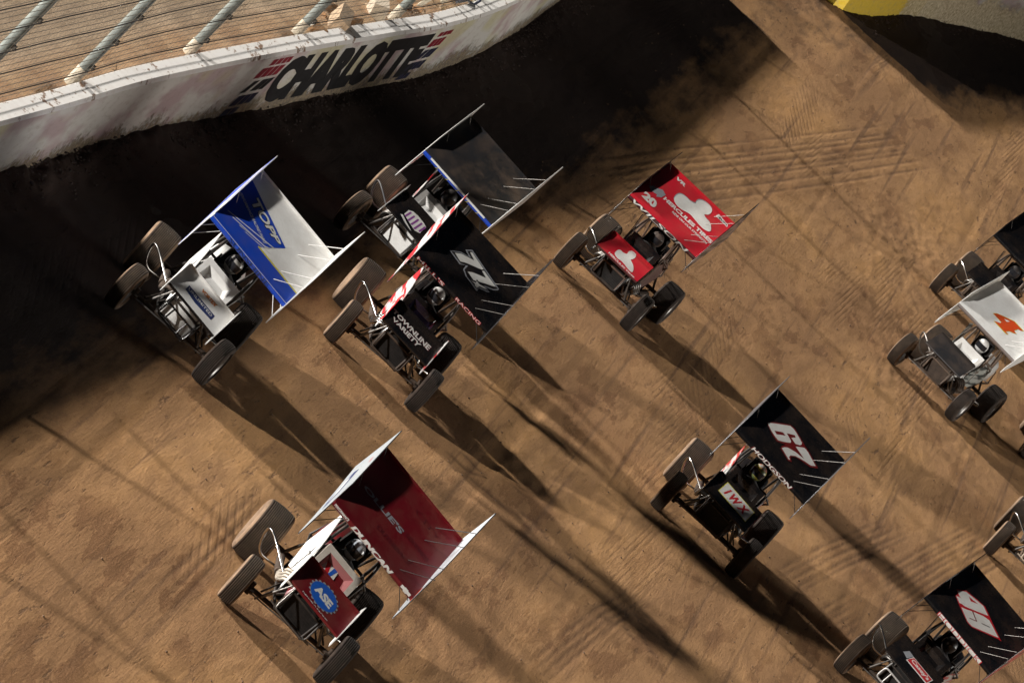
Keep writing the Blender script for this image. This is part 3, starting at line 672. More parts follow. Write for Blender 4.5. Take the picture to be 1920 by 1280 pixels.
def nerf_mesh(s):
    m = MB()
    if s < 0: pts = [(-.35, -.52, .50)]+arc((-.62, -.34, .60), (-.93, -.10, .72), (-.92, -.02, .62), 5)+arc((-.90, 0, .55), (-.80, .05, .28), (-.62, .2, .30), 5)+[(-.34, .45, .30)]
    else: pts = [(.35, -.52, .44)]+arc((.55, -.36, .46), (.80, -.15, .46), (.80, .0, .44), 5)+arc((.80, .05, .42), (.78, .35, .30), (.55, .5, .30), 5)+[(.34, .55, .30)]
    m.tube(pts, .017, 8); return m.mesh('nerf_bar')
def axle_mesh(front):
    m = MB()
    if front:
        m.tube([(-.68, YF, .35), (.66, YF, .35)], .032, 10)
        for s in (-1, 1): m.tube([(s*.63, YF, .26), (s*.63, YF, .44)], .03, 8); m.box((s*.60, YF-.07, .34), (.05, .14, .04))
    else:
        m.tube([(-.80, YR, .40), (.75, YR, .39)], .036, 10); m.tube([(-.14, YR, .40), (.12, YR, .40)], .14, 14)
    return m.mesh('axle')
def shock_mesh(x, y0, z0, x1, y1, z1):
    m = MB(); a, b = Vector((x, y0, z0)), Vector((x1, y1, z1)); m.tube([a, a.lerp(b, .55)], .022, 10); m.tube([a.lerp(b, .5), b], .012, 8); return m.mesh('shock_absorber')
def rod_mesh(a, b, r=.013): m = MB(); m.tube([a, b], r, 8); return m.mesh('radius_rod')
def tail_mesh():
    m = MB(); st = [(1.05, .20, .62, .20), (1.25, .30, .70, .27), (1.6, .33, .74, .29), (1.9, .28, .74, .24), (2.0, .18, .72, .15)]; n = 14; V = []
    for y, hw, zc, hz in st:
        for k in range(n):
            a = 2*math.pi*k/n; c, s_ = math.cos(a), math.sin(a); V.append((hw*abs(c)**.6*(1 if c > 0 else -1), y, zc+hz*abs(s_)**.6*(1 if s_ > 0 else -1)))
    F = [(i*n+k, i*n+(k+1) % n, (i+1)*n+(k+1) % n, (i+1)*n+k) for i in range(4) for k in range(n)]; F += [tuple(range(n))[::-1], tuple(range(4*n, 5*n))]
    m.add(V, F, 0, True); return m.mesh('tail_tank')
def rbumper_mesh():
    m = MB(); m.tube([(-.26, 1.3, .45), (-.30, 2.06, .48), (.30, 2.06, .48), (.26, 1.3, .45)], .018, 8); m.tube([(-.30, 2.06, .48), (-.26, 2.08, .74), (.26, 2.08, .74), (.30, 2.06, .48)], .016, 8); return m.mesh('rear_bumper')
def floor_mesh(): m = MB(); m.slab([(-.33, -.5, .285), (.33, -.5, .285), (.34, .75, .265), (-.34, .75, .265)], (0, 0, .008)); m.slab([(-.3, -.36, .29), (.3, -.36, .29), (.3, -.36, .8), (-.3, -.36, .8)], (0, .01, 0)); return m.mesh('floor_pan')

def body_mat(roll):
    return Matrix.Translation((0, 0, .45)) @ Matrix.Rotation(roll, 4, 'Y') @ Matrix.Translation((0, 0, -.45))

# ---- driver: one continuous body
def driver_mesh():
    J = {}; E = []
    def j(n, p, r, par=None):
        J[n] = (len(J), Vector(p), r)
        if par: E.append((J[par][0], J[n][0]))
    j('pelvis', (0, .44, .50), (.16, .12)); j('waist', (0, .47, .66), (.145, .11), 'pelvis'); j('chest', (0, .49, .86), (.165, .115), 'waist'); j('upper', (0, .485, .97), (.13, .10), 'chest')
    j('neck', (0, .46, 1.07), (.065, .065), 'upper'); j('head', (0, .42, 1.17), (.09, .10), 'neck'); j('crown', (0, .42, 1.27), (.06, .07), 'head')
    for s, t in ((-1, 'r'), (1, 'l')):
        j('sh'+t, (s*.19, .48, .97), (.075, .075), 'upper'); j('el'+t, (s*.30, .26, .80), (.052, .052), 'sh'+t); j('wr'+t, (s*.20, .08, .93), (.036, .032), 'el'+t)
        j('pa'+t, (s*.188, .045, .965), (.042, .025), 'wr'+t)
        for k in range(4):
            o = (k-1.5)*.021; j('f%d%s' % (k, t), (s*(.186), .005-.004*abs(k-1), .985+o), (.010, .010), 'pa'+t); j('g%d%s' % (k, t), (s*.165, -.008, .985+o), (.009, .009), 'f%d%s' % (k, t)); j('h%d%s' % (k, t), (s*.155, .016, .983+o), (.008, .008), 'g%d%s' % (k, t))
        j('th'+t, (s*.165, .040, .985), (.011, .011), 'pa'+t); j('tt'+t, (s*.155, .030, 1.01), (.009, .009), 'th'+t)
        j('hp'+t, (s*.10, .40, .47), (.095, .09), 'pelvis'); j('kn'+t, (s*.15, .02, .56), (.065, .065), 'hp'+t); j('an'+t, (s*.13, -.24, .40), (.042, .042), 'kn'+t); j('to'+t, (s*.13, -.32, .42), (.04, .03), 'an'+t)
    me = bpy.data.meshes.new('driver'); me.from_pydata([v[1] for v in J.values()], E, []); o = bpy.data.objects.new('driver', me); COL.objects.link(o)
    md = o.modifiers.new('skin', 'SKIN'); sv = me.skin_vertices[0].data
    for k, (i, p, r) in J.items(): sv[i].radius = r; sv[i].use_root = (k == 'pelvis')
    o.modifiers.new('sub', 'SUBSURF').levels = 1
    dg = bpy.context.evaluated_depsgraph_get(); dg.update(); out = bpy.data.meshes.new_from_object(o.evaluated_get(dg)); bpy.data.objects.remove(o); out.materials.clear()
    out.polygons.foreach_set('use_smooth', [True]*len(out.polygons)); out.polygons.foreach_set('material_index', [0]*len(out.polygons)); return out
def helmet_mesh():
    m = MB(); c = (0, .415, 1.20); nu, nv = 24, 14; V = []; F = []; mi = []
    for jv in range(nv+1):
        th = math.pi*(.02+.83*jv/nv)
        for i in range(nu):
            a = 2*math.pi*i/nu; x, y, z = math.sin(th)*math.cos(a), math.sin(th)*math.sin(a), math.cos(th)
            chin = 1+.16*max(0, -y)*max(0, -z)*2; V.append((c[0]+.128*x, c[1]+.150*y*chin, c[2]+.142*z))
    m.v = V
    for jv in range(nv):
        for i in range(nu):
            ids = [jv*nu+i, (jv+1)*nu+i, (jv+1)*nu+(i+1) % nu, jv*nu+(i+1) % nu]; cy = sum(V[q][1] for q in ids)/4-c[1]; cz = sum(V[q][2] for q in ids)/4-c[2]
            if cy < -.075 and -.045 < cz < .045: continue
            m.f.append(ids); m.m.append(1 if cz > .095 or (cy > .03 and cz < -.03) else 0); m.s.append(True)
    return m.mesh('helmet')
def visor_mesh():
    m = MB(); V = []; n = 14
    for z in (-.052, 0, .052):
        for i in range(n+1):
            a = math.pi+math.pi*(.12+.76*i/n); V.append((.132*math.cos(a), .415+.153*math.sin(a)*math.sqrt(1-(z/.3)**2), 1.20+z))
    F = [(r*(n+1)+i, r*(n+1)+i+1, (r+1)*(n+1)+i+1, (r+1)*(n+1)+i) for r in range(2) for i in range(n)]; m.add(V, F, 0, True); return m.mesh('visor')
DRV, HELM, VIS = driver_mesh(), helmet_mesh(), visor_mesh()
M_VISOR = plain('smoked_visor', (.03, .03, .035), .12, .3, .1)

FRAMEC = paint((.014, .012, .011), .5, .25)
def make_car(pos, c, label, driver_label=None, detail=True):
    x, y, yaw, roll, steer = pos
    car = bpy.data.objects.new('sprint_car', None); COL.objects.link(car); car.location = (x, y, 0); car.rotation_euler.z = yaw
    tag(car, label, 'race car', 'winged sprint cars racing through the turn')
    BM = body_mat(roll); I = None
    P = lambda name, key, fn, mats, m4=BM, par=car: put(name, cached(key, fn), mats, par, m4)
    fr = c.get('frame', FRAMEC)
    # wheels
    for w, (wx, wy, r, wd) in WHEELS.items():
        Mw = Matrix.Translation((wx, wy, r)) @ Matrix.Rotation(steer if w[1] == 'F' else 0, 4, 'Z') @ Matrix.Rotation(0 if w[0] == 'L' else math.pi, 4, 'Z') @ Matrix.Rotation(random.uniform(0, 6), 4, 'X')
        rim = P('wheel', ('rim', wd), lambda: rim_mesh(wd), c.get('rim', M_RIM), Mw)
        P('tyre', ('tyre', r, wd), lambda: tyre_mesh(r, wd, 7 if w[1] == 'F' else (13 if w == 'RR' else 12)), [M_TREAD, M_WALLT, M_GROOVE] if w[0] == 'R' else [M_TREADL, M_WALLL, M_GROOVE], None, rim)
        P('hub', ('hub', wd), lambda: hub_mesh(wd), M_STEEL, None, rim)
    P('front_axle', 'fax', lambda: axle_mesh(True), M_MUDMETAL, I); P('rear_axle', 'rax', lambda: axle_mesh(False), M_MUDMETAL, I)
    P('tie_rod', 'tie', lambda: rod_mesh((-.60, YF-.13, .335), (.58, YF-.13, .335), .011), M_STEEL, I)
    for s in (-1, 1):
        P('radius_rod', ('rr', s), lambda: rod_mesh((s*.50, YF, .40), (s*.34, -.30, .42)), M_MUDMETAL, I); P('radius_rod', ('rr2', s), lambda: rod_mesh((s*.50, YF, .28), (s*.34, -.30, .30)), M_MUDMETAL, I)
        P('radius_rod', ('rr3', s), lambda: rod_mesh((s*.48, YR, .40), (s*.36, .45, .36)), M_MUDMETAL, I)
        P('shock_absorber', ('sh', s), lambda: shock_mesh(s*.46, YF-.03, .36, s*.27, YF-.10, .74), M_STEEL, I)
        P('shock_absorber', ('shr', s), lambda: shock_mesh(s*.46, YR, .40, s*.30, .80, .84), M_STEEL, I)
    # chassis and body
    P('frame', 'frame', frame_mesh, fr); P('roll_cage', 'cage', cage_mesh, c.get('cage', fr)); P('front_bumper', 'bump' if c.get('hoop') else 'ubump', bumper_mesh if c.get('hoop') else ubumper_mesh, c.get('bumper', fr))
    P('radiator', 'rad', radiator_mesh, [c.get('rad', M_GREASE), c.get('radframe', M_MUDMETAL)])
    P('hood', 'hood', hood_mesh, c['hood']); cowl = P('cowl', 'cowl', cowl_mesh, [c['cowl'], c['recess'], c.get('recess2', c['recess'])])
    P('side_panel', 'sidR', lambda: side_mesh(-1), c['side']); P('side_panel', 'sidL', lambda: side_mesh(1), c.get('sideL', c['side']))
    P('seat', 'seat', seat_mesh, M_GREASE); P('steering_wheel', 'steer', steer_mesh, M_GREASE); P('floor_pan', 'floor', floor_mesh, M_GREASE)
    eng = P('engine', 'eng', engine_mesh, M_GREASE)
    for s in (-1, 1):
        for k in range(4): put('exhaust_pipe', cached(('pipe', s, k), lambda: pipe_mesh(s, k)), c.get('pipe', M_STEEL), eng)
        put('collector', cached(('coll', s), lambda: collector_mesh(s)), M_MUDMETAL, eng)
        P('nerf_bar', ('nerf', s), lambda: nerf_mesh(s), c.get('nerf', M_CHROME))
    P('tail_tank', 'tail', tail_mesh, c['tail']); P('rear_bumper', 'rb', rbumper_mesh, fr)
    # top wing
    wing = P('top_wing', 'topfoil', TOP.mesh, [c['foil'], c['lip']])
    for nm, bx, poly, mt in (('R', TOP.x0, BOARD_R, c['boardR']), ('L', TOP.x1, BOARD_L, c['boardL'])):
        sg = -1 if nm == 'R' else 1
        def bmesh_(): 
            m = MB(); m.prism(poly, bx, bx+sg*.012); tube = [(bx+sg*.006, a, b) for a, b in poly]; m.tube(tube, .007, 6, 1, closed=True); return m.mesh('side_board')
        put('side_board', cached(('board', nm), bmesh_), [mt, c.get('edge', mt)], wing)
        for k, tt in enumerate((.16, .42, .95, 1.28) if nm == 'L' else (.62, 1.36)):
            y0, z0 = TOP.pt(tt, TOP.n(tt)); xi = bx-sg*(.37 if nm == 'L' else .10); yb, zb = TOP.pt(tt+.05, TOP.n(tt)+(.12 if nm == 'R' else .26+.12*tt))
            put('strut', cached(('strut', nm, k), lambda: strut_mesh([(xi, y0, z0-.01), (bx, yb, zb)])), c.get('strut', M_STEEL), wing)
        for k, tt in enumerate((.10, .34)):
            y0, z0 = TOP.pt(tt, TOP.under(tt)); yb = -.62+.25*k; zb = 1.27+.10*k+(0 if nm == 'R' else .12)
            put('strut', cached(('strutlo', nm, k), lambda: strut_mesh([(bx-sg*.30, y0, z0+.01), (bx, yb, zb)])), c.get('strut2', M_GREASE), wing)
    for s in (-1, 1):
        for k, (ya, za, tt) in enumerate(((.34, 1.41, .62), (.62, 1.42, 1.25))):
            yb, zb = TOP.pt(tt, TOP.under(tt)); P('wing_post', ('wp', s, k), lambda: rod_mesh((s*.29, ya, za), (s*.29, yb, zb), .016), M_STEEL)
    # nose wing
    nose = P('nose_wing', 'nosefoil', NOSE.mesh, [c['nose'], c.get('noselip', c['nose'])])
    if c.get('noseboard'):
        for sg in (-1, 1):
            def nb():
                m = MB(); bx = sg*.462; m.prism(NB, bx, bx+sg*.008); return m.mesh('side_board')
            put('side_board', cached(('nb', sg), nb), c['noseboard'], nose)
    for s in (-1, 1): P('nose_post', ('np', s), lambda: rod_mesh((s*.20, -1.20, .66), (s*.20, NOSE.pt(.3, 0)[0], NOSE.pt(.3, NOSE.under(.3))[1]), .012), M_STEEL)
    vc = [.1*i for i in range(1, 10)]; lc = [.25, .5, .75]
    for k, item in enumerate(c.get('art', [])):
        where, nm, geo, mt, lift = item
        if where == 'top': decal(nm, geo, TOP.top(.003+.0015*lift), mt, wing, vc)
        elif where == 'lip': decal(nm, geo, TOP.lipf(.003+.0015*lift), mt, wing, lc)
        elif where == 'nose': decal(nm, geo, NOSE.top(.003+.0015*lift), mt, nose, [.25, .5, .75])
        elif where == 'cowl': decal(nm, geo, lambda u, v: cowl_pt(u, v, -.02-(v-.06)/.6*.055+.008+.0015*lift), mt, cowl)
        elif where == 'boardR': decal(nm, geo, lambda u, v: Vector((TOP.x0-.012-.003-.0015*lift, u, v)), mt, wing)
        elif where == 'boardLin': decal(nm, geo, lambda u, v: Vector((TOP.x1-.003-.0015*lift, u, v)), mt, wing)
    if driver_label:
        o = put('person', DRV, c['suit']); o.matrix_world = Matrix.Translation((x, y, 0)) @ Matrix.Rotation(yaw, 4, 'Z') @ BM
        tag(o, driver_label, 'driver', 'drivers seated in the sprint cars')
        h = put('helmet', HELM, [c['helmet'], c.get('helmet2', c['helmet'])], o); put('visor', VIS, M_VISOR, h)
    return car

def T(s, quad, bold=.02, shear=0.): return uvgeo_text(s, quad, bold, shear)
def LQ(u0, u1, w0=.22, w1=.86): return [(u0, w0), (u1, w0), (u1, w1), (u0, w1)]
PW = paint(WHITE, .33, .22); PB = paint(BLACK, .22, .10, coat=.4); PR = paint(RED, .33, .2); PDR = paint(DRED, .35, .22); PBL = paint(BLUE, .33, .18)
PSILV = paint((.42, .41, .39), .35, .3, .4); PGREY = paint((.022, .022, .024), .4, .25); VW = paint((.62, .61, .57), .45, .25); VGREY = paint((.24, .25, .27), .45, .25)
VRED = paint((.42, .012, .02), .4, .15); VDK = paint((.14, .006, .008), .4, .15); VBLACK = paint((.008, .007, .008), .4, .12); VOR = paint((.62, .17, .01), .4, .15); VYEL = paint((.55, .48, .04), .4, .1)
VNAVY = paint((.02, .035, .12), .4, .15); VBLUE = paint((.01, .09, .42), .4, .1); VPURP = paint((.20, .05, .22), .4, .15); VMAR = paint((.10, .006, .012), .4, .1); VDBL = paint((.004, .02, .10), .4, .1); VORR = paint((.55, .06, .01), .4, .15)
REDWHITE = two_tone((.55, .02, .03), (.66, .64, .62), .5)
BLUEWHITE = two_tone((.02, .10, .55), (.62, .66, .72), .4, 2.5)

# white / blue car by the wall
A = []
A += [('top', 'blue_field', uvgeo_poly([(.003, .03), (.003, .813), (.646, .555), (.496, .30), (.464, .272), (.997, .259), (.997, .03)]), PBL, 0),
      ('top', 'yellow_stripe', uvgeo_poly([(.469, .262), (.47, .283), (.996, .275), (.996, .257)]), VYEL, 1),
      ('top', 'lettering', T('TOPP', [(.12, .58), (.542, .486), (.615, .539), (.156, .718)], .075), VBLACK, 1), ('top', 'lettering', T('TOPP', [(.126, .588), (.540, .494), (.610, .545), (.160, .712)], .035), VW, 2),
      ('top', 'lettering', T('PERFORMANCE RACING PARTS', [(.009, .549), (.475, .361), (.507, .387), (.032, .577)], .02), VW, 1)]
for q in ([(.125, .251), (.131, .263), (.526, .352), (.522, .337)], [(.215, .251), (.225, .263), (.481, .331), (.554, .384), (.538, .354)], [(.29, .253), (.302, .262), (.554, .329), (.601, .339), (.597, .332)], [(.053, .257), (.059, .269), (.576, .432), (.572, .418)]):
    A.append(('top', 'white_streak', uvgeo_poly(q), VW, 1))
A += [('lip', 'lettering', T('SUNSHINE', LQ(.25, .78), .03), VDBL, 0),
      ('nose', 'lettering', T('VORTEX', [(.406, .70), (.701, .70), (.725, .82), (.398, .80)], .04), VOR, 0),
      ('nose', 'emblem', uvgeo_poly([(.228, .336), (.227, .518), (.8, .519), (.8, .334), (.465, .285)]), VNAVY, 0), ('nose', 'lettering', T('UNLIMITED', [(.26, .40), (.77, .40), (.77, .48), (.25, .48)], .01), VW, 1),
      ('boardR', 'white_stripe', uvgeo_poly([(-.7, 1.2), (-.3, 1.42), (.9, 2.2), (.9, 2.33), (-.3, 1.72)]), VW, 0)]
make_car((-3.593, 83.867, .058, .168, -.133), dict(foil=PW, lip=PBL, boardR=PBL, boardL=PW, edge=PW, strut=PW, strut2=PW, nose=PW, noselip=PB, noseboard=PW, hood=PW, cowl=PW, recess=PW, side=PW, rad=PW, radframe=PB, bumper=PB, hoop=True, frame=FRAMEC, tail=PW,
    suit=paint((.03, .03, .035), .8, .2), helmet=paint((.30, .29, .27), .25, .2), helmet2=PB, pipe=M_MUDMETAL, art=A), 'white and blue winged sprint car in the shadow beside the lettered wall', 'driver in dark suit and grey helmet inside white and blue car')
# dark car behind 77x
A = [('top', 'dust', uvgeo_poly([(.30, .10), (.98, .10), (.98, .95), (.45, .95)]), paint((.018, .018, .019), .5, .35), 0),
     ('lip', 'white_stripe', uvgeo_poly([(.10, .55), (.90, .55), (.90, .98), (.10, .98)]), VW, 0)]
for i in range(5): A.append(('lip', 'lettering', uvgeo_poly([(.19+.15*i, .0), (.20+.15*i, .0), (.225+.15*i, .5), (.215+.15*i, .5)]), VYEL, 0))
pt = [(.308, .351), (.301, .582), (.363, .676), (.474, .716), (.64, .69), (.703, .65), (.72, .31), (.632, .225), (.444, .296)]
A.append(('nose', 'emblem', uvgeo_poly(pt), VW, 0))
for i in range(5):
    u = .33+.085*i; A.append(('nose', 'purple_stripe', uvgeo_poly([(u, .33-.03*i*(i < 4)), (u+.035, .32-.02*i*(i < 4)), (u+.045, .60+.03*(i > 1)), (u+.01, .60+.03*(i > 1))]), VPURP, 1))
A += [('nose', 'white_mark', uvgeo_poly([(.27, .24), (.30, .30), (.45, .20), (.60, .12), (.58, .08), (.43, .15)]), VW, 0), ('boardLin', 'yellow_stripe', uvgeo_poly([(-.05, 1.93), (.55, 2.30), (.5, 2.33), (-.06, 1.99)]), VYEL, 0)]
make_car((-2.312, 96.85, -.052, .105, -.10), dict(foil=PGREY, lip=PBL, boardR=PSILV, boardL=PSILV, edge=PW, nose=PB, noseboard=PW, hood=PW, cowl=PSILV, recess=PW, side=REDWHITE, rad=PW, radframe=M_MUDMETAL, tail=PB,
    suit=paint((.03, .03, .035), .8, .2), helmet=PGREY, nerf=PGREY, art=A), 'dark winged sprint car with blue wing lip, partly hidden behind the 77x car', 'driver in dark helmet inside the half hidden dark car')
# 77x
S7 = dict(line=[(.223, .467), (.318, .582), (.404, .625), (.336, .659), (.391, .735), (.825, .622), (.827, .597), (.788, .541), (.716, .489), (.776, .475), (.758, .454), (.673, .399), (.674, .342), (.503, .375), (.439, .42), (.436, .495), (.383, .433)],
          back=[(.241, .478), (.319, .568), (.429, .633), (.355, .666), (.392, .716), (.814, .609), (.781, .554), (.689, .484), (.756, .47), (.669, .412), (.663, .364), (.512, .384), (.452, .43), (.455, .513), (.383, .453)],
          a=[(.279, .499), (.329, .563), (.467, .641), (.386, .682), (.401, .705), (.591, .656), (.579, .628), (.426, .524), (.37, .468)],
          b=[(.487, .445), (.529, .496), (.662, .59), (.588, .618), (.605, .644), (.788, .609), (.764, .583), (.626, .463), (.602, .469), (.608, .439), (.581, .42)],
          x=[(.566, .391), (.611, .415), (.615, .451), (.653, .445), (.701, .474), (.731, .467), (.663, .422), (.654, .372), (.619, .378), (.62, .4)])
A = [('top', 'number', uvgeo_poly(S7['line']), VGREY, 0), ('top', 'number', uvgeo_poly(S7['back']), VBLACK, 1)]+[('top', 'number', uvgeo_poly(S7[k]), VW, 2) for k in 'abx']
A += [('lip', 'lettering', T("HILL'S", LQ(.03, .40, .25, .8), .05), VRED, 0), ('lip', 'lettering', T("HILL'S", LQ(.035, .395, .3, .75), .0), VW, 1), ('lip', 'lettering', T('RACING', LQ(.56, .90, .25, .8), .05), VRED, 0), ('lip', 'lettering', T('RACING', LQ(.565, .895, .32, .74), -.01), VW, 1),
      ('nose', 'lettering', T('TOWNLINE', [(.031, .48), (.875, .46), (.882, .669), (.036, .637)], .075), VMAR, 0), ('nose', 'lettering', T('TOWNLINE', [(.04, .49), (.866, .47), (.873, .66), (.045, .63)], .03), VW, 1),
      ('nose', 'lettering', T('VARIETY', [(.111, .272), (.72, .251), (.742, .449), (.101, .421)], .075), VMAR, 0), ('nose', 'lettering', T('VARIETY', [(.12, .282), (.71, .261), (.732, .44), (.11, .413)], .03), VW, 1)]
make_car((-1.314, 90.901, .085, .111, -.03), dict(foil=PB, lip=PB, boardR=REDWHITE, boardL=PB, edge=PGREY, nose=PB, noseboard=REDWHITE, hood=PB, cowl=PB, recess=paint((.012, .008, .02), .12, .05, coat=.8), side=REDWHITE, tail=PB, frame=paint((.03, .02, .015), .45, .5),
    suit=paint((.04, .04, .04), .8, .2), helmet=paint((.50, .49, .47), .18, .1, coat=.5), helmet2=PW, pipe=M_CHROME, bumper=M_MUDMETAL, art=A), 'black winged sprint car numbered 77x with red and white side board', 'driver in shiny silver helmet inside the black 77x car')
# red 20
EM = [(.321, .577), (.315, .694), (.352, .746), (.415, .756), (.46, .749), (.528, .785), (.507, .819), (.511, .892), (.572, .942), (.662, .945), (.704, .895), (.712, .8), (.664, .748), (.724, .716), (.794, .718), (.867, .619), (.858, .568), (.779, .532), (.605, .569), (.556, .568), (.47, .516), (.377, .521)]
EMN = [(.328, .297), (.319, .552), (.363, .615), (.419, .593), (.495, .67), (.47, .758), (.479, .912), (.579, .968), (.632, .862), (.631, .671), (.6, .594), (.717, .515), (.803, .33), (.811, .22), (.738, .208), (.528, .294), (.447, .229)]
def smooth(p, n=2):
    for _ in range(n):
        q = []
        for i in range(len(p)):
            a, b = p[i], p[(i+1) % len(p)]; q += [(a[0]*.75+b[0]*.25, a[1]*.75+b[1]*.25), (a[0]*.25+b[0]*.75, a[1]*.25+b[1]*.75)]
        p = q
    return p
sh = lambda p, dx, dy: [(a+dx, b+dy) for a, b in p]
A = [('top', 'lettering', T('HERCULES TIRES', [(.257, .428), (.977, .434), (.971, .5), (.258, .493)], .045), VW, 0), ('top', 'emblem', uvgeo_poly(smooth(sh(EM, -.012, .012))), VGREY, 0), ('top', 'emblem', uvgeo_poly(smooth(EM)), VW, 1),
     ('top', 'number', T('20', [(.088, .188), (.292, .176), (.253, .323), (.066, .314)], .06), VW, 0), ('top', 'lettering', T('RIDE ON OUR STRENGTH', [(.433, .359), (.948, .368), (.945, .405), (.434, .396)], .03), VW, 0),
     ('top', 'lettering', T('VR', [(.153, .866), (.301, .871), (.301, .927), (.155, .926)], .05), VW, 0), ('top', 'emblem', uvgeo_poly([(.044, .42), (.09, .51), (.101, .48), (.172, .55), (.242, .52), (.234, .43), (.19, .37), (.18, .41), (.114, .39)]), VGREY, 0),
     ('top', 'plate', uvgeo_poly([(.765, .88), (.945, .872), (.93, .915), (.773, .945)]), VW, 0), ('top', 'lettering', T('MAXIM', [(.785, .888), (.93, .882), (.92, .905), (.79, .928)], .02), VBLACK, 1),
     ('lip', 'lettering', T('WILSON', LQ(.05, .90, .12, .95), .06, .2), VBLACK, 0), ('lip', 'lettering', T('WILSON', LQ(.06, .89, .18, .9), .015, .2), VW, 1),
     ('nose', 'lettering', T('HERCULES TIRES', [(.257, .134), (.915, .06), (.915, .15), (.261, .215)], .04), VW, 0), ('nose', 'emblem', uvgeo_poly(smooth(EMN)), VW, 0)]
make_car((.612, 105.902, -.119, .007, .038), dict(foil=PR, lip=paint((.05, .008, .01), .35, .2), boardR=PB, boardL=two_tone((.016, .014, .014), (.22, .14, .12), .3, 5), edge=PB, nose=PR, noselip=paint((.05, .008, .01), .35, .2), noseboard=PB, hood=PB, cowl=PB, recess=PB, side=PB, sideL=paint((.10, .04, .03), .5, .5), tail=PB,
    frame=paint((.08, .045, .03), .5, .5), bumper=FRAMEC, suit=paint((.03, .03, .03), .8, .2), helmet=paint((.10, .08, .07), .25, .2), art=A), 'bright red winged sprint car numbered 20 with black side boards', 'driver in dark suit inside the bright red 20 car')
# dark red car in front
import math as _m
gear = []
for i in range(60):
    a = 2*_m.pi*i/60; r = 1.0 if i % 3 else .86; gear.append((.50+.265*r*_m.cos(a), .50+.335*r*_m.sin(a)))
gear2 = [(.50+.235*_m.cos(2*_m.pi*i/40), .50+.295*_m.sin(2*_m.pi*i/40)) for i in range(40)]
bow = lambda u0, u1, w0, w1: [(u0+(u1-u0)*a, w0+(w1-w0)*b) for a, b in [(0, .25), (.35, .25), (.35, 0), (.7, 0), (.7, .25), (1, .25), (1, .75), (.65, .75), (.65, 1), (.3, 1), (.3, .75), (0, .75)]]
A = [('top', 'lettering', T("OLLIE'S", [(.096, .445), (.58, .435), (.593, .506), (.1, .503)], .035), VGREY, 0), ('top', 'lettering', T('OUTERBACK', [(.383, .247), (.811, .255), (.813, .307), (.395, .301)], .02), VMAR, 0),
     ('top', 'lettering', T('CITY', [(.549, .764), (.849, .752), (.859, .802), (.545, .824)], .0), VMAR, 0), ('top', 'lettering', T('GOODNESS', [(.611, .471), (.888, .466), (.898, .515), (.613, .523)], .02), VMAR, 0),
     ('lip', 'lettering', T('DUNCAN', LQ(.24, .745, .15, .95), .06, .25), VW, 0), ('lip', 'emblem', uvgeo_poly(bow(.86, .97, .15, .95)), VW, 0), ('lip', 'lettering', T('PERFORMANCE', LQ(.02, .19, .4, .75), .03), VW, 0),
     ('nose', 'emblem', uvgeo_poly(gear), VGREY, 0), ('nose', 'emblem', uvgeo_poly(gear2), VBLUE, 1), ('nose', 'lettering', T('ASE', [(.335, .41), (.665, .37), (.665, .59), (.335, .63)], .05), VW, 2),
     ('nose', 'lettering', T('DANGELO RACING', [(.24, .09), (.75, .09), (.75, .14), (.24, .14)], .02), VW, 0),
     ('cowl', 'plate', uvgeo_poly([(-.20, .12), (.055, .12), (.06, .15), (.03, .76), (.01, .78), (-.20, .78), (-.215, .75), (-.21, .15)]), VW, 0), ('cowl', 'emblem', uvgeo_poly([(-.17, .68), (-.10, .68), (-.045, .26), (-.10, .26)]), VRED, 1), ('cowl', 'emblem', uvgeo_poly([(-.06, .26), (-.02, .26), (.02, .68), (-.04, .68)]), VBLUE, 1),
     ('boardR', 'blue_stripe', uvgeo_poly([(-.45, 1.40), (-.1, 1.62), (.55, 1.86), (.6, 1.78), (.0, 1.50)]), VNAVY, 0), ('boardR', 'white_stripe', uvgeo_poly([(-.25, 1.46), (.0, 1.62), (.40, 1.75), (.35, 1.68)]), VW, 1), ('boardR', 'red_mark', uvgeo_poly([(.45, 2.02), (.62, 2.10), (.58, 2.04)]), VRED, 0),
     ('boardLin', 'red_mark', uvgeo_poly([(-.55, 1.56), (-.30, 1.74), (-.28, 1.71), (-.5, 1.54)]), VORR, 0)]
make_car((.169, 76.741, .078, .177, -.05), dict(foil=PDR, lip=PDR, boardR=paint((.31, .335, .35), .35, .2), boardL=paint((.60, .63, .66), .3, .15), edge=PGREY, nose=PDR, noseboard=PW, hood=PDR, cowl=paint((.50, .46, .40), .45, .4), recess=PDR, recess2=paint((.30, .10, .10), .4, .3), side=PW, tail=PDR,
    suit=paint((.05, .05, .055), .8, .2), helmet=paint((.36, .40, .44), .15, .1, coat=.5), helmet2=paint((.55, .56, .58), .15, .1, coat=.4), pipe=paint((.42, .38, .32), .4, .4, .6), bumper=M_STEEL, strut=PGREY, art=A), 'dark red winged sprint car with white side boards, nearest to the camera', 'driver in blue silver helmet inside the dark red car')
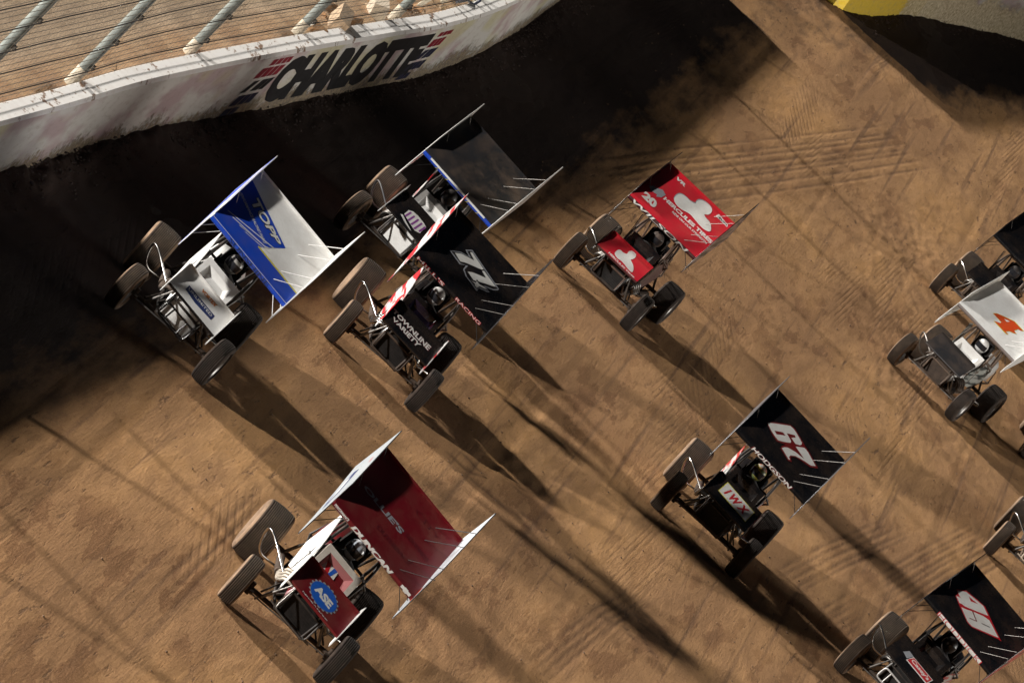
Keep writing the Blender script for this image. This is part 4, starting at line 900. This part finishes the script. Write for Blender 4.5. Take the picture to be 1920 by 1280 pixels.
# 67
A = [('top', 'number', uvgeo_poly([(.154, .493), (.238, .618), (.351, .761), (.408, .772), (.551, .72), (.607, .692), (.683, .673), (.858, .595), (.79, .511), (.69, .479), (.614, .447), (.58, .398), (.588, .373), (.621, .343), (.585, .311), (.444, .36), (.436, .398), (.456, .472), (.372, .399), (.3, .412)]), VDK, 0),
     ('top', 'number', uvgeo_poly([(.169, .495), (.242, .599), (.355, .741), (.396, .752), (.453, .737), (.558, .695), (.572, .667), (.562, .637), (.522, .598), (.447, .617), (.479, .675), (.456, .692), (.384, .614), (.471, .577), (.479, .551), (.421, .475), (.372, .425), (.311, .433), (.262, .448)], [[(.276, .491), (.317, .475), (.394, .573), (.348, .576)]]), VW, 1),
     ('top', 'number', uvgeo_poly([(.451, .38), (.463, .42), (.493, .462), (.579, .505), (.69, .531), (.539, .57), (.615, .667), (.668, .659), (.824, .592), (.782, .536), (.716, .514), (.607, .459), (.567, .407), (.565, .364), (.595, .348), (.58, .333), (.519, .354)]), VW, 1),
     ('lip', 'lettering', T('HODGSON', LQ(.225, .81, .08, .98), .07, .2), VDK, 0), ('lip', 'lettering', T('HODGSON', LQ(.235, .80, .16, .92), .025, .2), VW, 1),
     ('nose', 'plate', uvgeo_poly([(.2, .391), (.887, .332), (.892, .856), (.215, .905)]), VYEL, 0), ('nose', 'plate', uvgeo_poly([(.212, .41), (.875, .352), (.88, .838), (.226, .885)]), VW, 1), ('nose', 'lettering', T('I W X', [(.285, .484), (.79, .454), (.82, .754), (.325, .778)], .045, .12), VRED, 2)]
make_car((4.122, 97.02, -.024, .085, -.006), dict(foil=PB, lip=PB, boardR=paint((.13, .13, .14), .3, .2, .4), boardL=PB, edge=paint((.2, .2, .21), .3, .2, .4), nose=PB, noseboard=PB, hood=PB, cowl=PB, recess=PB, side=two_tone((.5, .5, .48), (.45, .03, .03), .6, 4), tail=PB,
    suit=paint((.03, .03, .035), .8, .2), helmet=two_tone((.45, .36, .06), (.10, .13, .05), 1.0, 14), helmet2=two_tone((.48, .47, .40), (.5, .10, .04), .2, 16), bumper=M_MUDMETAL, art=A), 'black winged sprint car numbered 67 with white plate on its nose', 'driver in yellow, red and green helmet inside the 67 car')
# 49
A = [('top', 'number', uvgeo_poly([(.107, .514), (.179, .623), (.329, .67), (.42, .691), (.56, .627), (.802, .523), (.76, .507), (.516, .298), (.454, .288), (.346, .336), (.25, .379), (.158, .429), (.157, .474)]), VRED, 0),
     ('top', 'number', uvgeo_poly([(.125, .507), (.185, .605), (.311, .647), (.405, .675), (.513, .63), (.385, .509), (.297, .431), (.273, .427), (.242, .4), (.161, .436), (.211, .472), (.18, .477)], [[(.24, .59), (.293, .563), (.356, .625)]]), VW, 1),
     ('top', 'number', uvgeo_poly([(.286, .378), (.343, .428), (.384, .476), (.484, .563), (.556, .597), (.755, .526), (.507, .309), (.44, .305)]), VW, 1), ('top', 'number', uvgeo_poly([(.378, .472), (.394, .481), (.501, .423), (.427, .361), (.42, .369), (.481, .42)]), VDK, 2), ('top', 'number', uvgeo_poly([(.526, .459), (.611, .527), (.625, .526), (.546, .462)]), VBLACK, 2),
     ('lip', 'plate', uvgeo_poly(LQ(.20, .86, .05, 1.)), VRED, 0), ('lip', 'plate', uvgeo_poly(LQ(.21, .85, .12, .9)), VW, 1), ('lip', 'lettering', T('HODDICK', LQ(.22, .84, .10, .92), -.012), VRED, 2),
     ('nose', 'plate', uvgeo_poly([(.345, .40), (.385, .70), (.885, .69), (.868, .39)]), VW, 0), ('nose', 'plate', uvgeo_poly([(.354, .437), (.401, .679), (.867, .67), (.85, .428)]), VRED, 1), ('nose', 'lettering', T("Casey's", [(.40, .48), (.83, .47), (.84, .64), (.41, .65)], .03), VW, 2), ('nose', 'emblem', uvgeo_poly([(.207, .519), (.264, .73), (.379, .705), (.335, .456)]), VGREY, 0)]
make_car((8.033, 96.978, -.172, .110, .0), dict(foil=PB, lip=PB, boardR=PB, boardL=two_tone((.012, .012, .013), (.4, .03, .03), .4, 4), edge=PB, nose=PB, noseboard=None, hood=PB, cowl=PB, recess=PB, side=PB, sideL=two_tone((.5, .05, .04), (.5, .45, .4), .4, 4), tail=PB, suit=paint((.03, .03, .035), .8, .2), helmet=PGREY, bumper=paint((.55, .54, .52), .3, .3, .3), hoop=True, art=A),
    'black winged sprint car numbered 49 outlined in red, at lower right corner', 'driver in dark helmet inside the 49 car')
# 4
F4 = [(.333, .431), (.363, .493), (.433, .546), (.557, .637), (.72, .632), (.702, .601), (.663, .581), (.655, .496), (.708, .487), (.675, .45), (.632, .417), (.612, .351), (.662, .356), (.641, .329), (.424, .334), (.486, .398), (.485, .427)]
big = [(.53+(a-.53)*1.05, .48+(b-.48)*1.08) for a, b in F4]; hole = [(.457, .522), (.511, .513), (.536, .581)]
A = [('top', 'number', uvgeo_poly(big, [hole]), VYEL, 0), ('top', 'number', uvgeo_poly(F4, [hole]), VORR, 1)]
make_car((6.605, 120.243, -.236, .034, -.003), dict(foil=PW, lip=paint((.16, .13, .12), .45, .4), boardR=paint((.66, .62, .56), .4, .3), boardL=PW, edge=PW, strut=PW, nose=PGREY, noselip=PGREY, noseboard=None, hood=PW, cowl=PW, recess=PW, side=two_tone((.04, .05, .05), (.35, .36, .33), .5, 5), tail=PW, frame=paint((.10, .07, .05), .5, .6), rad=M_MUDMETAL, bumper=M_MUDMETAL, nerf=M_STEEL,
    suit=paint((.05, .05, .05), .8, .3), helmet=paint((.75, .74, .72), .25, .1), helmet2=paint((.75, .74, .72), .25, .1), pipe=M_MUDMETAL, art=A), 'white winged sprint car numbered 4 in orange, at the right edge', 'driver in white helmet inside the white number 4 car')
ALLB = dict(foil=PB, lip=PB, boardR=PB, boardL=PB, nose=PB, noseboard=None, hood=PB, cowl=PB, recess=PB, side=PB, tail=PB, frame=paint((.07, .045, .03), .5, .5), rad=M_MUDMETAL, suit=paint((.04, .04, .04), .8, .2), helmet=PGREY)
make_car((6.632, 129.857, -.166, .043, .034), ALLB, 'all black winged sprint car just behind the white number 4 car', 'driver in dark helmet inside the all black car')
make_car((9.608, 112.501, -.087, .05, .028), dict(ALLB, bumper=paint((.5, .42, .32), .5, .4), frame=paint((.16, .11, .07), .6, .5), nose=paint((.2, .13, .08), .6, .5)), 'mud covered sprint car cut off by right edge, above the 49 car')
make_car((9.51, 122.387, .011, .05, .009), ALLB, 'sprint car at the right edge showing only two right side tyres')
